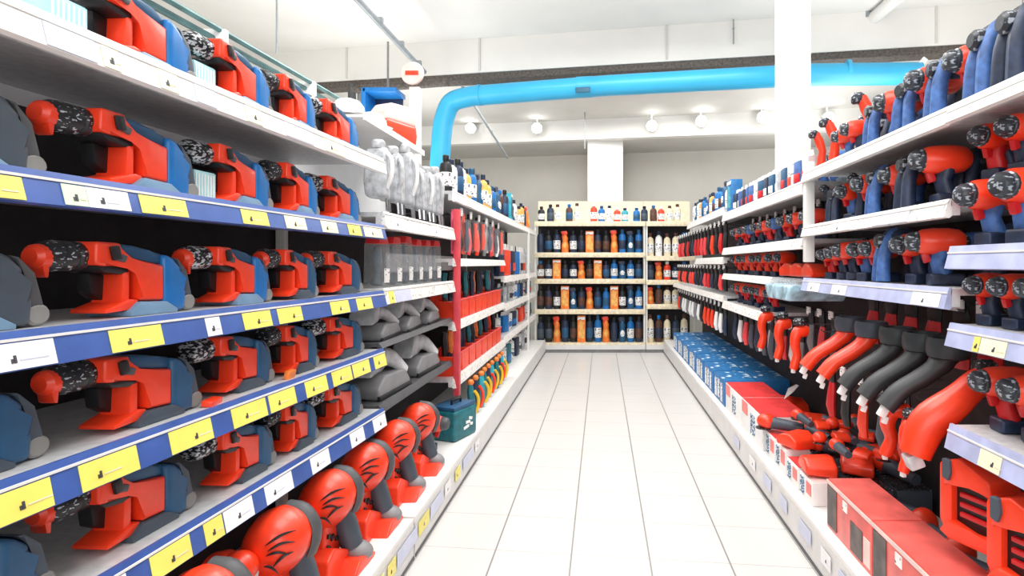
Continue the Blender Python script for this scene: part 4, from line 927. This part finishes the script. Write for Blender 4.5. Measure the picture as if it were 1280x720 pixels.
# ------------------------------------------------------------------ end wall goods
PAT = [[0, 5, 0, 3, 0, 5, 'o', 0, 5, 3, 2, 6, 2], [8, 0, 'o', 5, 0, 3, 5, 'o', 0, 2, 6, 2, 0], [5, 0, 5, 'o', 6, 0, 3, 0, 2, 'o', 5, 6, 2], [0, 5, 3, 0, 5, 'o', 0, 2, 3, 0, 6, 2, 0]]
TK = {'o': ('boxed_tool', {}, 'orange boxed tool')}
LABC = [0]
def shelf_good(i, loc, sc, where, grp, sw=None):
    if i == 'o': place('boxed_tool', loc, 0, f'orange boxed tool {where}', 'boxed tool', grp, scale=sc)
    elif i == 'c': place('bottle', loc, 0, f'cream bottle {where}', 'bottle', grp, scale=sc, swap={'navy': 'cream', 'black': 'brown'})
    elif i == 'r': place('bottle', loc, 0, f'red bottle {where}', 'bottle', grp, scale=sc, swap={'navy': 'red', 'black': 'white'})
    elif i == 't': place('bottle', loc, 0, f'teal bottle {where}', 'bottle', grp, scale=sc, swap={'navy': 'teal_bright', 'black': 'navy'})
    else:
        bottle(i, loc, 0, where, grp, sc)
for r_, (z, h) in enumerate([(1.52, 1.24), (1.12, 1.0), (.657, 1.2), (.15, 1.36)]):
    for j in range(13):
        i = PAT[r_][j]
        if i == 2: i = 't' if (j+r_) % 2 else 2
        shelf_good(i, (-.94+j*.126, KY+.12, z+.0005), (1.12, 1.0, h*rnd.uniform(.9, 1.02)), f'on the wide end unit\'s {["highest inner", "second inner", "third inner", "lowest"][r_]} row, {ORD[j]} from left', 'goods on the wide end unit')
for r_, (z, h) in enumerate([(1.47, 1.25), (1.105, .95), (.735, .95), (.15, 1.4)]):
    for j in range(5):
        i = [['c', 4, 'c', 'c', 8], [0, 3, 'r', 0, 8], [3, 8, 'c', 'c', 5], ['c', 8, 'c', 0, 'c']][r_][j]
        shelf_good(i, (.75+j*.13, KY+.12, z+.0005), (1.12, 1.0, h*rnd.uniform(.88, 1.02)), f'on the narrow end unit\'s {["highest inner", "second inner", "third inner", "lowest"][r_]} row, {ORD[j]} from left', 'goods on the narrow end unit')
for j, (x, i) in enumerate([(-.93, 5), (-.79, 0), (-.68, 'c'), (-.5, 8), (-.38, 'c'), (-.12, 'r'), (0.0, 2), (.12, 4), (.24, 'r'), (.36, 't'), (.54, 2), (.66, 0), (.8, 8), (.92, 'r'), (1.05, 'c'), (1.17, 'c')]):
    shelf_good(i, (x, KY+.14, 1.9955), (1.1, 1.0, rnd.uniform(.7, .98)), f'on top of the end units, {ORD[j]} from left', 'goods on top of the end units')
# hanging decoration in the upper right corner
q = Vector((1.98, 2.6, 2.44))
root = empty('hanging_ornament', q, 0, 'string of red and dark balls hanging at the top right corner', 'ornament')
for dz, m in ((.06, 'red'), (.0, 'grey_dark'), (-.06, 'red_deep')): mb = MB(); mb.ball(q+Vector((0, 0, dz)), .025, m, 12, 8); part('ball', mb, root)
mb = MB(); mb.tube([q+Vector((0, 0, .08)), q+Vector((0, 0, ZC-2.44))], .003, 'grey', 6); part('cord', mb, root)

# ------------------------------------------------------------------ light and camera
def area(name, loc, size, energy, rot=(0, 0, 0), col=(1, .985, .96)):
    l = bpy.data.lights.new(name, 'AREA'); l.shape = 'RECTANGLE'; l.size, l.size_y = size; l.energy = energy; l.color = col
    o = bpy.data.objects.new(name, l); COL.objects.link(o); o.location = loc; o.rotation_euler = rot
    return o
area('ceiling_light', (0, 1.2, 3.9), (1.6, 2.2), 85)
area('ceiling_light', (0, 3.7, 3.9), (1.6, 2.0), 75)
area('ceiling_light', (0, 4.9, 3.95), (3.0, .9), 70)
area('ceiling_light', (0, 7.7, 3.6), (3.5, 1.4), 80)
area('front_fill_light', (0, -2.2, 2.2), (4.0, 2.6), 108, (R(80), 0, 0))  # added fill behind the camera, brightens the near shelves
area('fill_uplight', (-2.6, 4.6, 2.3), (.8, 7.5), 108, (pi, 0, 0))  # unseen fill added behind the left units to brighten ceiling and back wall
area('fill_uplight', (2.9, 4.6, 2.3), (.8, 7.5), 108, (pi, 0, 0))  # matching added fill behind the right units
w = bpy.data.worlds.new('world'); scn.world = w; w.use_nodes = True
w.node_tree.nodes['Background'].inputs[0].default_value = (.95, .97, 1, 1); w.node_tree.nodes['Background'].inputs[1].default_value = .7
cam = bpy.data.cameras.new('camera'); co = bpy.data.objects.new('camera', cam); COL.objects.link(co)
co.location = (0, 0, EYE); co.rotation_euler = (pi/2, 0, 0)
cam.sensor_width = 36; cam.lens = F/1280*36; cam.shift_x = -(VX-640)/1280; cam.shift_y = -(360-VY)/1280; cam.clip_start = .05
scn.camera = co
scn.view_settings.view_transform = 'Standard'; scn.view_settings.look = 'None'; scn.view_settings.exposure = 0.0
scn.cycles.max_bounces = 6; scn.cycles.transparent_max_bounces = 8
for k_, v in LABELS.items():
    if len(v) > 1: print('SAME LABEL', k_, v)
print('OBJECTS', len(scn.objects), 'THINGS', sum(1 for o in scn.objects if o.parent is None))
